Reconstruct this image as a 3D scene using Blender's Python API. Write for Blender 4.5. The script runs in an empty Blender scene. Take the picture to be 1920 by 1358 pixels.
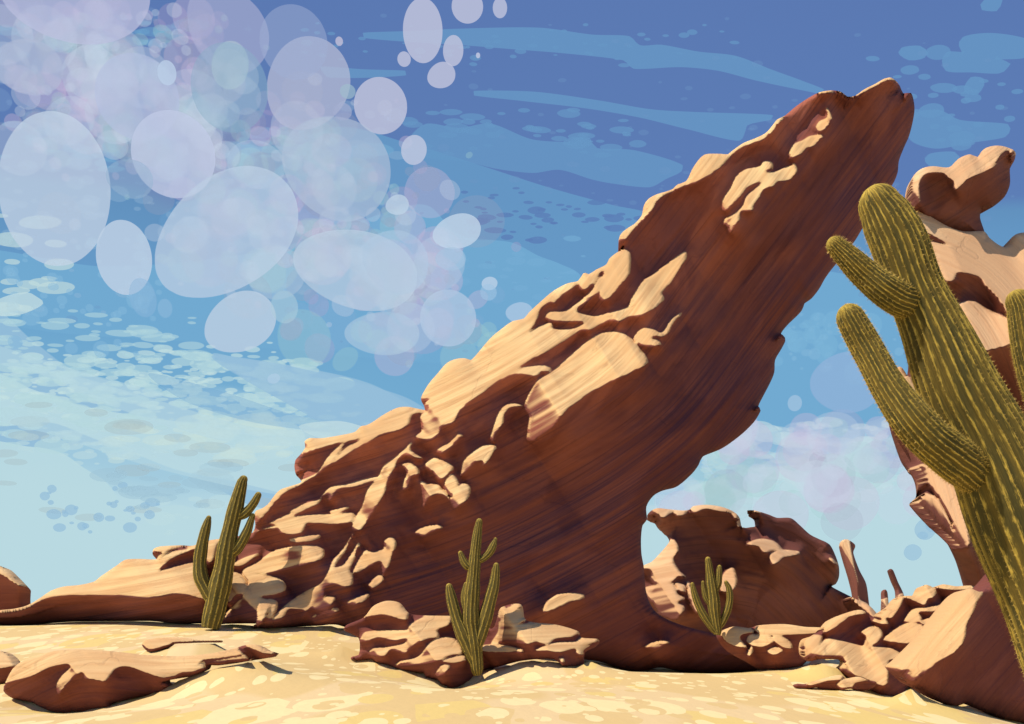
import bpy, math, random
import numpy as np
from mathutils import Vector, Matrix

# ---------------------------------------------------------------- camera, sky, sun
scene = bpy.context.scene
W0, H0 = 1920.0, 1358.0
FPX = 1600.0                 # focal length in photograph pixels
VX, VY = 960.0, 1150.0       # where the level line of sight meets the picture
CAMZ = 1.7
cam_d = bpy.data.cameras.new("camera")
cam = bpy.data.objects.new("camera", cam_d)
scene.collection.objects.link(cam)
cam.location = (0, 0, CAMZ)
cam.rotation_euler = (math.pi/2, 0, 0)
cam_d.sensor_width = 36.0
cam_d.lens = 36.0*FPX/W0
cam_d.shift_y = (VY-H0/2)/W0
cam_d.clip_end = 6000
scene.camera = cam
scene.render.resolution_x, scene.render.resolution_y = 1024, 724
scene.view_settings.view_transform = 'Standard'
scene.view_settings.look = 'None'
scene.view_settings.exposure = 0.0
scene.view_settings.gamma = 1.0
scene.render.engine = 'CYCLES'
scene.cycles.transparent_max_bounces = 96
scene.cycles.max_bounces = 6

SUN = np.array([-0.56, -0.25, 0.79]); SUN /= np.linalg.norm(SUN)   # towards the sun
sun_d = bpy.data.lights.new("sun", 'SUN')
sun_d.energy = 5.0
sun_d.angle = math.radians(0.5)
sun_d.color = (1.0, 0.87, 0.66)
sun = bpy.data.objects.new("sun", sun_d)
scene.collection.objects.link(sun)
sun.rotation_euler = Vector(SUN.tolist()).to_track_quat('Z', 'Y').to_euler()

def lin(c):
    return tuple(((v/255)/12.92 if v/255 <= 0.04045 else ((v/255+0.055)/1.055)**2.4) for v in c)

class NT:
    """tiny node helper"""
    def __init__(s, tree):
        s.t = tree; s.n = tree.nodes; s.l = tree.links
        s.n.clear()
    def new(s, kind, **kw):
        nd = s.n.new(kind)
        for k, v in kw.items(): setattr(nd, k, v)
        return nd
    def put(s, sock, v):
        if isinstance(v, bpy.types.NodeSocket): s.l.new(v, sock)
        elif v is not None:
            if sock.type == 'RGBA' and len(v) == 3: v = (*v, 1)
            sock.default_value = v
    def math(s, op, a, b=None, c=None, clamp=False):
        nd = s.new('ShaderNodeMath', operation=op, use_clamp=clamp)
        s.put(nd.inputs[0], a)
        if b is not None: s.put(nd.inputs[1], b)
        if c is not None: s.put(nd.inputs[2], c)
        return nd.outputs[0]
    def mix(s, f, a, b, mode='MIX'):
        nd = s.new('ShaderNodeMix', data_type='RGBA', blend_type=mode)
        s.put(nd.inputs[0], f); s.put(nd.inputs[6], a); s.put(nd.inputs[7], b)
        return nd.outputs[2]
    def ramp(s, f, stops, interp='LINEAR'):
        nd = s.new('ShaderNodeValToRGB'); cr = nd.color_ramp; cr.interpolation = interp
        while len(cr.elements) > 1: cr.elements.remove(cr.elements[-1])
        cr.elements[0].position = stops[0][0]; cr.elements[0].color = (*stops[0][1], 1)
        for p, c in stops[1:]:
            e = cr.elements.new(p); e.color = (*c, 1)
        s.put(nd.inputs[0], f)
        return nd.outputs[0]
    def noise(s, vec, scale, detail=4, rough=.5, dist=0.0):
        nd = s.new('ShaderNodeTexNoise')
        s.put(nd.inputs['Vector'], vec); nd.inputs['Scale'].default_value = scale
        nd.inputs['Detail'].default_value = detail; nd.inputs['Roughness'].default_value = rough
        nd.inputs['Distortion'].default_value = dist
        return nd.outputs['Fac']
    def vmul(s, vec, k):
        nd = s.new('ShaderNodeVectorMath', operation='MULTIPLY')
        s.put(nd.inputs[0], vec); nd.inputs[1].default_value = k
        return nd.outputs[0]
    def vadd(s, vec, k):
        nd = s.new('ShaderNodeVectorMath', operation='ADD')
        s.put(nd.inputs[0], vec); s.put(nd.inputs[1], k)
        return nd.outputs[0]
    def sstep(s, v, a, b):
        nd = s.new('ShaderNodeMapRange', interpolation_type='SMOOTHSTEP')
        s.put(nd.inputs[0], v); nd.inputs[1].default_value = a; nd.inputs[2].default_value = b
        return nd.outputs[0]

world = bpy.data.worlds.new("World"); scene.world = world
world.use_nodes = True
w = NT(world.node_tree)
tc = w.new('ShaderNodeTexCoord').outputs['Generated']
sp = w.new('ShaderNodeSeparateXYZ'); w.put(sp.inputs[0], tc)
X, Y, Z = sp.outputs
hor = w.math('SQRT', w.math('ADD', w.math('MULTIPLY', w.math('MULTIPLY', X, X), 0.3), w.math('MULTIPLY', Y, Y)))
V = w.math('DIVIDE', Z, w.math('MAXIMUM', hor, 0.2))
wv = w.vmul(tc, (1.0, 1.0, 4.0))
n1 = w.noise(wv, 2.2, 3, .45)
V2 = w.math('ADD', V, w.math('MULTIPLY', w.math('SUBTRACT', n1, 0.5), 0.16))
V2 = w.math('ADD', V2, w.math('MULTIPLY', X, 0.03))
skycol = w.ramp(V2, [(0.0, lin((188, 218, 224))), (0.125, lin((184, 216, 226))), (0.15, lin((163, 203, 222))), (.20, lin((150, 193, 219))),
                     (.225, lin((140, 187, 216))), (.24, lin((116, 172, 209))), (.36, lin((107, 163, 205))), (.385, lin((102, 153, 198))),
                     (.45, lin((98, 145, 190))), (.47, lin((93, 126, 182))), (.9, lin((90, 118, 176)))])
bg = w.new('ShaderNodeBackground'); w.put(bg.inputs[0], skycol); bg.inputs[1].default_value = 1.0
out = w.new('ShaderNodeOutputWorld'); w.l.new(bg.outputs[0], out.inputs[0])

# ---------------------------------------------------------------- helpers
def link(o, parent=None):
    scene.collection.objects.link(o)
    if parent is not None: o.parent = parent
    return o

def tag(o, label=None, cat=None, group=None, kind=None):
    if label: o['label'] = label
    if cat: o['category'] = cat
    if group: o['group'] = group
    if kind: o['kind'] = kind
    return o

def mesh_obj(name, verts, faces, mat, parent=None, smooth=True, attrs=None):
    me = bpy.data.meshes.new(name)
    me.from_pydata([tuple(v) for v in np.asarray(verts, float).tolist()], [], faces)
    me.update()
    if smooth: me.polygons.foreach_set('use_smooth', [True]*len(me.polygons))
    for k, a in (attrs or {}).items():
        a = np.asarray(a, np.float32)
        if a.ndim == 1:
            at = me.attributes.new(k, 'FLOAT', 'POINT'); at.data.foreach_set('value', a)
        else:
            at = me.attributes.new(k, 'FLOAT_VECTOR', 'POINT'); at.data.foreach_set('vector', a.ravel())
    me.materials.append(mat)
    return link(bpy.data.objects.new(name, me), parent)

def at(x, y, Yd):
    """world point seen at photograph pixel (x, y) at distance Yd"""
    return np.array([(x-VX)/FPX*Yd, Yd, CAMZ-(y-VY)/FPX*Yd])

def smooth_poly(P, step=4.0, closed=True):
    """Catmull-Rom through the points, evenly filled in"""
    P = np.asarray(P, float); n = len(P); out = []
    for i in range(n if closed else n-1):
        if closed: a, b, c, d = P[i-1], P[i], P[(i+1) % n], P[(i+2) % n]
        else: a, b, c, d = P[max(i-1, 0)], P[i], P[i+1], P[min(i+2, n-1)]
        L = np.linalg.norm(c-b); k = max(1, int(L/step))
        lim = L*0.9
        t1 = (c-a)*.5; t2 = (d-b)*.5
        for t in (t1, t2):
            m = np.linalg.norm(t)
            if m > lim: t *= lim/m
        for j in range(k):
            u = j/k
            out.append((2*u**3-3*u**2+1)*b+(u**3-2*u**2+u)*t1+(-2*u**3+3*u**2)*c+(u**3-u**2)*t2)
    if not closed: out.append(P[-1])
    return np.array(out)

def sdf(Q, poly):
    """signed distance (inside < 0), nearest point and nearest-edge outward normal"""
    A = poly; B = np.roll(poly, -1, 0); D = B-A; L2 = (D**2).sum(1)+1e-9
    n = len(Q); dist = np.empty(n); near = np.empty((n, 2)); nor = np.empty((n, 2)); ins = np.zeros(n, bool)
    area = 0.5*np.sum(A[:, 0]*B[:, 1]-B[:, 0]*A[:, 1])
    N = np.stack([D[:, 1], -D[:, 0]], 1)/np.sqrt(L2)[:, None]*(1 if area > 0 else -1)
    for s in range(0, n, 4000):
        q = Q[s:s+4000]
        AP = q[:, None]-A[None]
        t = np.clip((AP*D).sum(2)/L2, 0, 1)
        C = A+t[..., None]*D
        d2 = ((q[:, None]-C)**2).sum(2)
        j = d2.argmin(1); r = np.arange(len(q))
        dist[s:s+4000] = np.sqrt(d2[r, j]); near[s:s+4000] = C[r, j]; nor[s:s+4000] = N[j]
        y = q[:, 1:2]
        c = (A[:, 1] > y) != (B[:, 1] > y)
        xi = A[:, 0]+(y-A[:, 1])/(np.where(np.abs(D[:, 1]) < 1e-9, 1e-9, D[:, 1]))*D[:, 0]
        ins[s:s+4000] = ((c & (q[:, 0:1] < xi)).sum(1) % 2) == 1
    return np.where(ins, -dist, dist), near, nor

def vnoise(x, y, seed):
    """smooth value noise"""
    xi = np.floor(x).astype(np.int64); yi = np.floor(y).astype(np.int64); xf = x-xi; yf = y-yi
    def hsh(a, b):
        h = (a*374761393+b*668265263+seed*982451653) & 0xffffffff
        h = ((h ^ (h >> 13))*1274126177) & 0xffffffff
        return ((h ^ (h >> 16)) & 0xffff)/65535.0*2-1
    u = xf*xf*(3-2*xf); v = yf*yf*(3-2*yf)
    return (hsh(xi, yi)*(1-u)+hsh(xi+1, yi)*u)*(1-v)+(hsh(xi, yi+1)*(1-u)+hsh(xi+1, yi+1)*u)*v

def Z_(reg, pts):
    """points read off an enlargement: (left, top, scale)"""
    x0, y0, k = reg
    return [(x0+x/k, y0+y/k) for x, y in pts]
R1 = (0, 0, 1.997); R2 = (960, 0, 1.997); R3 = (0, 780, 2.35); R4 = (500, 680, 2.003)
R5 = (1150, 850, 2.4935); R6 = (1500, 250, 2.088); R7 = (780, 450, 2.7167); R8 = (1100, 130, 2.383)

# ---------------------------------------------------------------- rocks
# Each rock is a carved relief body.  Its ledges stand proud along the direction the sunlight travels, its
# undercuts lie back, so that the one sun lamp lights the ledges and leaves the undercuts in real shadow.
ANTI = np.array([VX+FPX*(-SUN[0])/(-SUN[1]), VY-FPX*(-SUN[2])/(-SUN[1])])
RR = -SUN[1]/math.hypot(SUN[0], SUN[2])
SURF = {}
GROUND_PTS = []

def rock(name, outline, ledges, D, mat, label, cat='rock', group=None, step=3.0, spine=None, q=1.0, dipA=18.0, dipW=12.0,
         lean=(0, 0), Rlo=45.0, Rup=9.0, thick=160.0, groove=3.0, seed=1, ground=True, c=0.9, lump=0.0, bumps=0.0, parent=None):
    O = smooth_poly(outline, 6.0 if step > 2 else 3.0)
    LS = [smooth_poly(l, 3.0) for l in ledges]
    rel = O-ANTI; rho = np.hypot(rel[:, 0], rel[:, 1]); th = np.arctan2(rel[:, 1], rel[:, 0])
    rc = rho.mean()
    rs = np.arange(rho.max()+2*step, rho.min()-2*step, -step)
    ts = np.arange(th.min()-2*step/rc, th.max()+2*step/rc, step/rc)
    Rg, Tg = np.meshgrid(rs, ts, indexing='ij')
    P = np.stack([ANTI[0]+Rg*np.cos(Tg), ANTI[1]+Rg*np.sin(Tg)], -1)
    sh = Rg.shape; Q = P.reshape(-1, 2)
    sd, near, nor = sdf(Q, O)
    sd = sd.reshape(sh); near = near.reshape(*sh, 2); nor = nor.reshape(*sh, 2)
    inside = sd < 0
    # ledges
    ld = np.full(Q.shape[0], 60.0)
    for l in LS:
        lo = l.min(0)-60; hi = l.max(0)+60
        m = np.where((Q[:, 0] > lo[0]) & (Q[:, 0] < hi[0]) & (Q[:, 1] > lo[1]) & (Q[:, 1] < hi[1]) & inside.ravel())[0]
        if len(m): ld[m] = np.minimum(ld[m], sdf(Q[m], l)[0])
    ld = ld.reshape(sh)
    lit = np.clip(.5-ld/step, 0, 1)*inside
    # strata coordinates
    if spine is None: spine = [(0, 1200), (1920, 1200)]
    S = smooth_poly(spine, 20, closed=False)
    seg = S[1:]-S[:-1]; sl = np.hypot(seg[:, 0], seg[:, 1]); cum = np.concatenate([[0], np.cumsum(sl)])
    Qs = Q; dd = np.full(len(Qs), 1e18); uu = np.zeros(len(Qs)); vv = np.zeros(len(Qs))
    for i in range(len(seg)):
        ap = Qs-S[i]; t = (ap@seg[i])/sl[i]**2
        tl = -1e9 if i == 0 else 0; th_ = 1e9 if i == len(seg)-1 else 1
        t = np.clip(t, tl, th_); cpt = S[i]+t[:, None]*seg[i]
        d2 = ((Qs-cpt)**2).sum(1); m = d2 < dd
        sg = np.sign(seg[i][0]*ap[:, 1]-seg[i][1]*ap[:, 0])
        dd[m] = d2[m]; uu[m] = (cum[i]+t*sl[i])[m]; vv[m] = (sg*np.sqrt(d2))[m]
    U = uu.reshape(sh); Vv = vv.reshape(sh)
    # proud-ness along the light
    s = (rs[0]-rs)
    s0 = rs[0]
    smid = s0-rc
    K = np.full(sh, -1e4); M = np.full(len(ts), -1e4); seen = np.zeros(len(ts), bool)
    tx = RR
    for i in range(len(rs)):
        ins = inside[i]
        base = tx*(s[i]-smid)-RR*0+0.0
        new = ins & ~seen
        M = np.where(new, np.maximum(M, base+lean[0]*(P[i, :, 0]-Q[:, 0].mean())+lean[1]*(P[i, :, 1]-Q[:, 1].mean())), M)
        seen |= ins
        for _ in range(2):
            L = np.concatenate([[-1e4], M[:-1]]); Rt = np.concatenate([M[1:], [-1e4]])
            M = np.where(seen, np.maximum(M, np.maximum(L, Rt)-c*step), M)
            L = np.concatenate([[-1e4], M[:-1]]); Rt = np.concatenate([M[1:], [-1e4]])
            av = (np.maximum(L, M-5)+np.maximum(Rt, M-5)+M)/3
            M = np.where(seen, np.maximum(M, av), M)
        M = M+q*step*lit[i]
        K[i] = M
    # what lies between the ledges hangs like a smooth skin from them, kept below what is upstream
    isl = lit > .5
    rec = np.full(len(ts), -1e4); REC = np.empty(sh)
    for i in range(len(rs)):
        if i: rec = np.where(inside[i] & ~inside[:i].any(0), np.maximum(rec, K[i]-Rup), rec)
        REC[i] = rec
        rec = np.where(isl[i], np.maximum(rec, K[i]), rec)
    shade = np.clip(ld, 0, 60)
    openr = REC < -5e3
    capv = np.where(openr, np.where(inside, K, 0), REC)-np.minimum(shade*.6, 14*min(1, dipA/18))
    S0 = np.where(inside, np.where(isl, K, np.minimum(K, capv)), 0.0)
    mk = inside.astype(float)
    def box(A, r):
        for ax in (0, 1):
            pad = [(0, 0), (0, 0)]; pad[ax] = (r+1, r)
            c_ = np.cumsum(np.pad(A, pad), axis=ax)
            A = (c_[2*r+1:] - c_[:-2*r-1]) if ax == 0 else (c_[:, 2*r+1:]-c_[:, :-2*r-1])
        return A
    Sm = S0.copy()
    for r_ in (40, 28, 20, 14, 10, 7, 5, 3, 2, 2, 1, 1, 1):
        dn = box(mk, r_)+1e-9
        for _ in range(5 if r_ > 3 else 8):
            Bl = box(Sm*mk, r_)/dn
            Sm = np.where(inside & ~isl, np.minimum(Bl, capv), S0)
    K = np.where(inside, Sm, K)
    dip = dipA*.55*(1-np.exp(-shade/dipW))
    # carved lines along the strata, lumps
    gn = vnoise(U/260+3, Vv/9, seed)*.6+vnoise(U/120, Vv/4.5, seed+7)*.4
    lumps = vnoise(U/110, Vv/45, seed+3)*.6+vnoise(U/50+9, Vv/26, seed+5)*.4
    depthk = np.clip(shade/14, 0, 1)
    dip = dip+depthk*(groove*gn+(0.30*dipA+lump)*lumps)
    K2 = K-dip
    K2 = np.where(inside & ~isl, np.minimum(K2, capv), K2)
    litk = np.clip(-ld/8, 0, 1)
    K2 = K2+litk*(1.3*gn+(1.5+bumps)*vnoise(U/60, Vv/30, seed+11))
    # rounding at the outline: tight where it faces the sun, broad where it turns away
    dsun = nor[..., 0]*(-SUN[0])-nor[..., 1]*(-SUN[2])*-1*-1
    e2 = np.array([-SUN[0], SUN[2]])/math.hypot(SUN[0], SUN[2])      # light travel in picture axes (y down)
    fa = nor[..., 0]*e2[0]+nor[..., 1]*e2[1]
    ff = np.clip(fa*1.2+.35, 0, 1)
    Rr = Rup+(Rlo-Rup)*ff*ff*(3-2*ff)
    cell = inside[:-1, :-1] & inside[1:, :-1] & inside[:-1, 1:] & inside[1:, 1:]
    used = np.zeros(sh, bool)
    used[:-1, :-1] |= cell; used[1:, :-1] |= cell; used[:-1, 1:] |= cell; used[1:, 1:] |= cell
    cc = np.zeros(sh, int)
    for a, b in ((0, 0), (1, 0), (0, 1), (1, 1)):
        cc[a:sh[0]-1+a, b:sh[1]-1+b] += cell
    bound = used & (cc < 4)
    din = np.clip(-sd, 0, None)
    snap = bound & (din < 2.2*step)
    din = np.where(snap, 0.0, din)
    u = 1-np.clip(din/Rr, 0, 1)
    roll = Rr*(1-np.sqrt(np.clip(1-u*u, 0, 1)))*.9
    # k -> height towards the viewer, in pixels at distance D
    kk = K2*(1)+0
    h = kk-RR*(s[:, None]-smid)-roll
    hp = h
    Wd = (1+hp/FPX)/D
    PP = P.copy(); PP[snap] = near[snap]
    idx = -np.ones(sh, int); idx[used] = np.arange(used.sum()); nF = int(used.sum())
    pix = PP[used]; Yf = 1/Wd[used]
    T = thick*np.sqrt(np.clip(1-(1-np.clip(din[used]/(thick*.9), 0, 1))**2, 0, 1))+5
    Yb = 1/((1+np.clip(hp[used]-T, -FPX*.6, None)/FPX)/D)
    def w3(px, Yd): return np.stack([(px[:, 0]-VX)/FPX*Yd, Yd, CAMZ-(px[:, 1]-VY)/FPX*Yd], 1)
    # the back is set square behind the front: same place across, farther off
    F3 = w3(pix, Yf); B3 = F3.copy(); B3[:, 1] = Yb
    cx = F3[:, 0].mean(); shrink = 1.0
    verts = np.concatenate([F3, B3])
    I, J = np.where(cell)
    a = idx[I, J]; b = idx[I+1, J]; c_ = idx[I+1, J+1]; d = idx[I, J+1]
    faces = np.stack([a, b, c_, d], 1)
    back = faces[:, ::-1]+nF
    # rim
    e = np.concatenate([faces[:, [0, 1]], faces[:, [1, 2]], faces[:, [2, 3]], faces[:, [3, 0]]])
    key = e.min(1)*10**7+e.max(1); uq, inv, cnt = np.unique(key, return_inverse=True, return_counts=True)
    be = e[cnt[inv] == 1]
    rim = np.stack([be[:, 1], be[:, 0], be[:, 0]+nF, be[:, 1]+nF], 1)
    allf = np.concatenate([faces, back, rim]).tolist()
    st = np.stack([U[used]/100, Vv[used]/100, np.zeros(nF)], 1)
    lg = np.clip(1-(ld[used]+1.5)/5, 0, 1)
    o = mesh_obj(name, verts, allf, mat, parent, attrs={'strata': np.concatenate([st, st]), 'lit_tint': np.concatenate([lg, lg])})
    tag(o, label, cat, group)
    SURF.setdefault(label, []).append((pix, Yf))
    if ground:
        lowb = bound[used] & (nor[used][:, 1] > 0.55) & (pix[:, 1] > 1158) & (din[used] < 2.2*step)
        g = F3[lowb]
        GROUND_PTS.extend(g[::3].tolist())
    return o

def surf_Y(label, x, y):
    for pix, Yf in SURF[label]:
        j = ((pix-np.array([x, y]))**2).sum(1).argmin()
        return float(Yf[j])

def rock_mat(name, base, pale, streak, dark, fine=1.0, banded=False):
    m = bpy.data.materials.new(name); m.use_nodes = True
    n = NT(m.node_tree)
    a = n.new('ShaderNodeAttribute', attribute_name='strata').outputs['Vector']
    a = n.vadd(a, (0, 0, 0))
    wob = n.noise(n.vmul(a, (.5, .5, 1)), 1.0, 3, .5)
    aw = n.vadd(n.vmul(a, (1, 1, 1)), n.vmul(n.new('ShaderNodeCombineXYZ').outputs[0], (0, 0, 0)))
    f1 = n.noise(n.vmul(aw, (.35, 6.0, 1)), 1.6, 5, .55)
    f2 = n.noise(n.vmul(aw, (.22, 15.0, 1)), 1.5, 3, .6)
    f3 = n.noise(n.vmul(aw, (.8, 1.6, 1)), 1.0, 4, .5)
    f4 = n.noise(n.vadd(n.vmul(aw, (.16, 3.2, 1)), (7, 3, 1)), 1.6, 4, .55)
    f5 = n.noise(n.vadd(n.vmul(aw, (.32, .55, 1)), (3, 9, 0)), 1.0, 3, .45, .6)
    f6 = n.noise(n.vadd(n.vmul(aw, (.45, 1.1, 1)), (13, 2, 0)), 1.0, 4, .5, .8)
    col = n.mix(n.math('MULTIPLY', n.sstep(f1, .40, .64), .7), base, streak)
    col = n.mix(n.math('MULTIPLY', n.sstep(f5, .47, .56), .55), col, tuple(v*k for v, k in zip(base, (1.35, 1.45, 1.45))))
    col = n.mix(n.math('MULTIPLY', n.sstep(f6, .50, .60), .6), col, tuple(v*k for v, k in zip(base, (.72, .66, .7))))
    vsep = n.new('ShaderNodeSeparateXYZ'); n.put(vsep.inputs[0], a)
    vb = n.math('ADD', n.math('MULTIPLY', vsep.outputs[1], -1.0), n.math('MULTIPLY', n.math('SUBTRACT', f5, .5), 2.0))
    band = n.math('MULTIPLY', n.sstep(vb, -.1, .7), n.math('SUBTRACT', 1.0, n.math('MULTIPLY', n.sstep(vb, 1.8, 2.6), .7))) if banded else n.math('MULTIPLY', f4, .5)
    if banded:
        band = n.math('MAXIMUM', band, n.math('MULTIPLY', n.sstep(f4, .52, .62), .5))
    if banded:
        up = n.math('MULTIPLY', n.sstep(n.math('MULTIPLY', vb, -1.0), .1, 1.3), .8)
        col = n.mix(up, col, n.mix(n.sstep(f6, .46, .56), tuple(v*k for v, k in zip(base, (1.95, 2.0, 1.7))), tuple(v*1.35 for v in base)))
    # the dark tone, below the spine where banded, runs in hatched lines, not as one tone
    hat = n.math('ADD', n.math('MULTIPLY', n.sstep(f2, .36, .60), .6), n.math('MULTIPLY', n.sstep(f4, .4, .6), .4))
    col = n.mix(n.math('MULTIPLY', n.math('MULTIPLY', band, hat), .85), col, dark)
    col = n.mix(n.math('MULTIPLY', n.sstep(f2, .57, .66), .35), col, tuple(v*.6 for v in dark))
    vr = n.new('ShaderNodeTexVoronoi', feature='DISTANCE_TO_EDGE'); vr.inputs['Scale'].default_value = 1.0
    nzc = n.new('ShaderNodeTexNoise'); n.put(nzc.inputs['Vector'], a); nzc.inputs['Scale'].default_value = 1.5; nzc.inputs['Detail'].default_value = 4
    n.put(vr.inputs['Vector'], n.vadd(n.vmul(a, (.55, 1.3, 1)), n.vmul(nzc.outputs['Color'], (.9, .9, 0))))
    crack = n.math('MULTIPLY', n.math('SUBTRACT', 1.0, n.sstep(vr.outputs['Distance'], .004, .022)), n.sstep(f3, .50, .58))
    # sunlight painted into the colour: sunlit ledges are paler where they face up
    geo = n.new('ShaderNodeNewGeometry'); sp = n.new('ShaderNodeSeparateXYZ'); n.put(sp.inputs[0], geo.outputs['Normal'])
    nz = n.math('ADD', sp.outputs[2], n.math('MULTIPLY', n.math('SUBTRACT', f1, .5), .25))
    lit_mix = n.sstep(nz, -.06, .20)
    on_lit = n.new('ShaderNodeAttribute', attribute_name='lit_tint').outputs['Fac']       # keeps the painted sunlit tone to the ledges
    lit_mix = n.math('MULTIPLY', lit_mix, n.sstep(n.math('ADD', on_lit, n.math('MULTIPLY', n.math('SUBTRACT', f3, .5), .5)), .25, .75))
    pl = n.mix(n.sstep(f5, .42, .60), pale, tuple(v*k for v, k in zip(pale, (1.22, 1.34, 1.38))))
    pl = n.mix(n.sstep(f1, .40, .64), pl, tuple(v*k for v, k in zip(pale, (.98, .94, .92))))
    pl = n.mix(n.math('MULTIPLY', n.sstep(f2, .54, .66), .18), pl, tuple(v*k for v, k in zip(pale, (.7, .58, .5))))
    col = n.mix(lit_mix, col, pl)
    col = n.mix(n.math('MULTIPLY', crack, .12), col, tuple(v*.5 for v in dark))
    bs = n.new('ShaderNodeBsdfPrincipled')
    n.put(bs.inputs['Base Color'], col); bs.inputs['Roughness'].default_value = .9
    bs.inputs['Specular IOR Level'].default_value = .15
    hgt = n.math('ADD', n.math('SUBTRACT', n.math('MULTIPLY', f2, .5), n.math('MULTIPLY', crack, .25)), n.math('ADD', f1, n.math('MULTIPLY', n.noise(n.vmul(a, (9, 22, 1)), 2.0, 3), .25)))
    bp = n.new('ShaderNodeBump'); bp.inputs['Strength'].default_value = .28*fine; bp.inputs['Distance'].default_value = .12
    n.put(bp.inputs['Height'], hgt); n.l.new(bp.outputs[0], bs.inputs['Normal'])
    o = n.new('ShaderNodeOutputMaterial'); n.l.new(bs.outputs[0], o.inputs[0])
    return m

PALE = (.63, .40, .205)  # ledge colour, brightened to stand for sunlight
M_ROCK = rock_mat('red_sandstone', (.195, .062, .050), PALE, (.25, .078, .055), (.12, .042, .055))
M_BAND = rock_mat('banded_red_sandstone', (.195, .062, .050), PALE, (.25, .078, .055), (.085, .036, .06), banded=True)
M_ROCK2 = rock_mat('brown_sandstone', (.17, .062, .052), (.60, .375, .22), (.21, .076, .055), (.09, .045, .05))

whale = (Z_(R3, [(-60, 880), (-10, 858), (60, 850), (120, 835), (180, 800), (225, 770), (280, 752), (350, 745), (415, 730), (440, 710), (520, 655), (550, 634),
    (610, 630), (690, 632), (672, 612), (672, 590), (700, 576), (800, 570), (850, 572), (915, 550), (980, 540), (1050, 530),
    (1112, 515), (1125, 480), (1120, 440), (1125, 418), (1150, 410), (1180, 390), (1210, 350), (1235, 325), (1285, 308), (1330, 290), (1305, 262), (1297, 220),
    (1301, 195), (1322, 172), (1345, 140), (1342, 110), (1360, 98), (1420, 98), (1500, 85), (1565, 70), (1590, 45), (1615, 41)])
  + Z_(R4, [(400, 222), (440, 195), (490, 170), (530, 166), (595, 178), (590, 160)])
  + Z_(R7, [(24, 810), (60, 740), (110, 680), (160, 625), (210, 605), (250, 603), (280, 612), (320, 570), (380, 500), (440, 450), (490, 415), (550, 400),
    (575, 370), (640, 310), (700, 260), (770, 222), (825, 210), (840, 190), (855, 165), (880, 175), (920, 150), (970, 125), (985, 95), (1030, 60), (1060, 50)])
  + Z_(R8, [(155, 808), (143, 775), (150, 740), (180, 712), (215, 690), (248, 650), (255, 610), (275, 580), (310, 560), (350, 548), (385, 535), (405, 515),
    (445, 500), (470, 450), (500, 405), (530, 380), (600, 378), (632, 380), (650, 365), (700, 330), (750, 310), (800, 285), (835, 245), (850, 225), (885, 208),
    (930, 170), (980, 135), (1040, 103), (1100, 94), (1140, 102), (1165, 122), (1200, 118), (1240, 90), (1290, 65), (1330, 42), (1355, 36), (1380, 50),
    (1400, 75), (1415, 108), (1450, 106), (1465, 170), (1458, 230), (1440, 300), (1420, 345), (1395, 410), (1390, 460), (1375, 500), (1345, 550), (1290, 640),
    (1240, 700), (1200, 765), (1165, 810), (1090, 900), (1062, 940), (1040, 980), (1003, 1026), (980, 1032), (960, 1080), (900, 1140), (868, 1182), (886, 1195),
    (888, 1215), (870, 1250), (842, 1300)])
  + [(1452, 698), (1444, 718), (1430, 745), (1422, 762), (1427, 768), (1415, 790), (1390, 815), (1355, 840), (1318, 856), (1310, 872), (1298, 888), (1270, 912),
     (1242, 920), (1225, 930), (1212, 950), (1213, 975), (1205, 985), (1202, 1010), (1203, 1040), (1207, 1062), (1209, 1090), (1214, 1120), (1228, 1146), (1252, 1162), (1290, 1176),
     (1345, 1190), (1400, 1206), (1450, 1222), (1505, 1236), (1495, 1248), (1430, 1255), (1375, 1262), (1320, 1263), (1275, 1260), (1238, 1252), (1200, 1260),
     (1175, 1258), (1150, 1250), (1120, 1240), (1060, 1235), (950, 1228), (840, 1215), (740, 1200), (682, 1187)]
  + Z_(R3, [(1560, 945), (1480, 920), (1400, 925), (1300, 930), (1180, 936), (1100, 940), (1094, 930), (1130, 916), (990, 917), (950, 922), (880, 915), (780, 918),
     (680, 905), (560, 905), (400, 906), (300, 908), (130, 920), (60, 925), (-60, 912)]))

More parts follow.
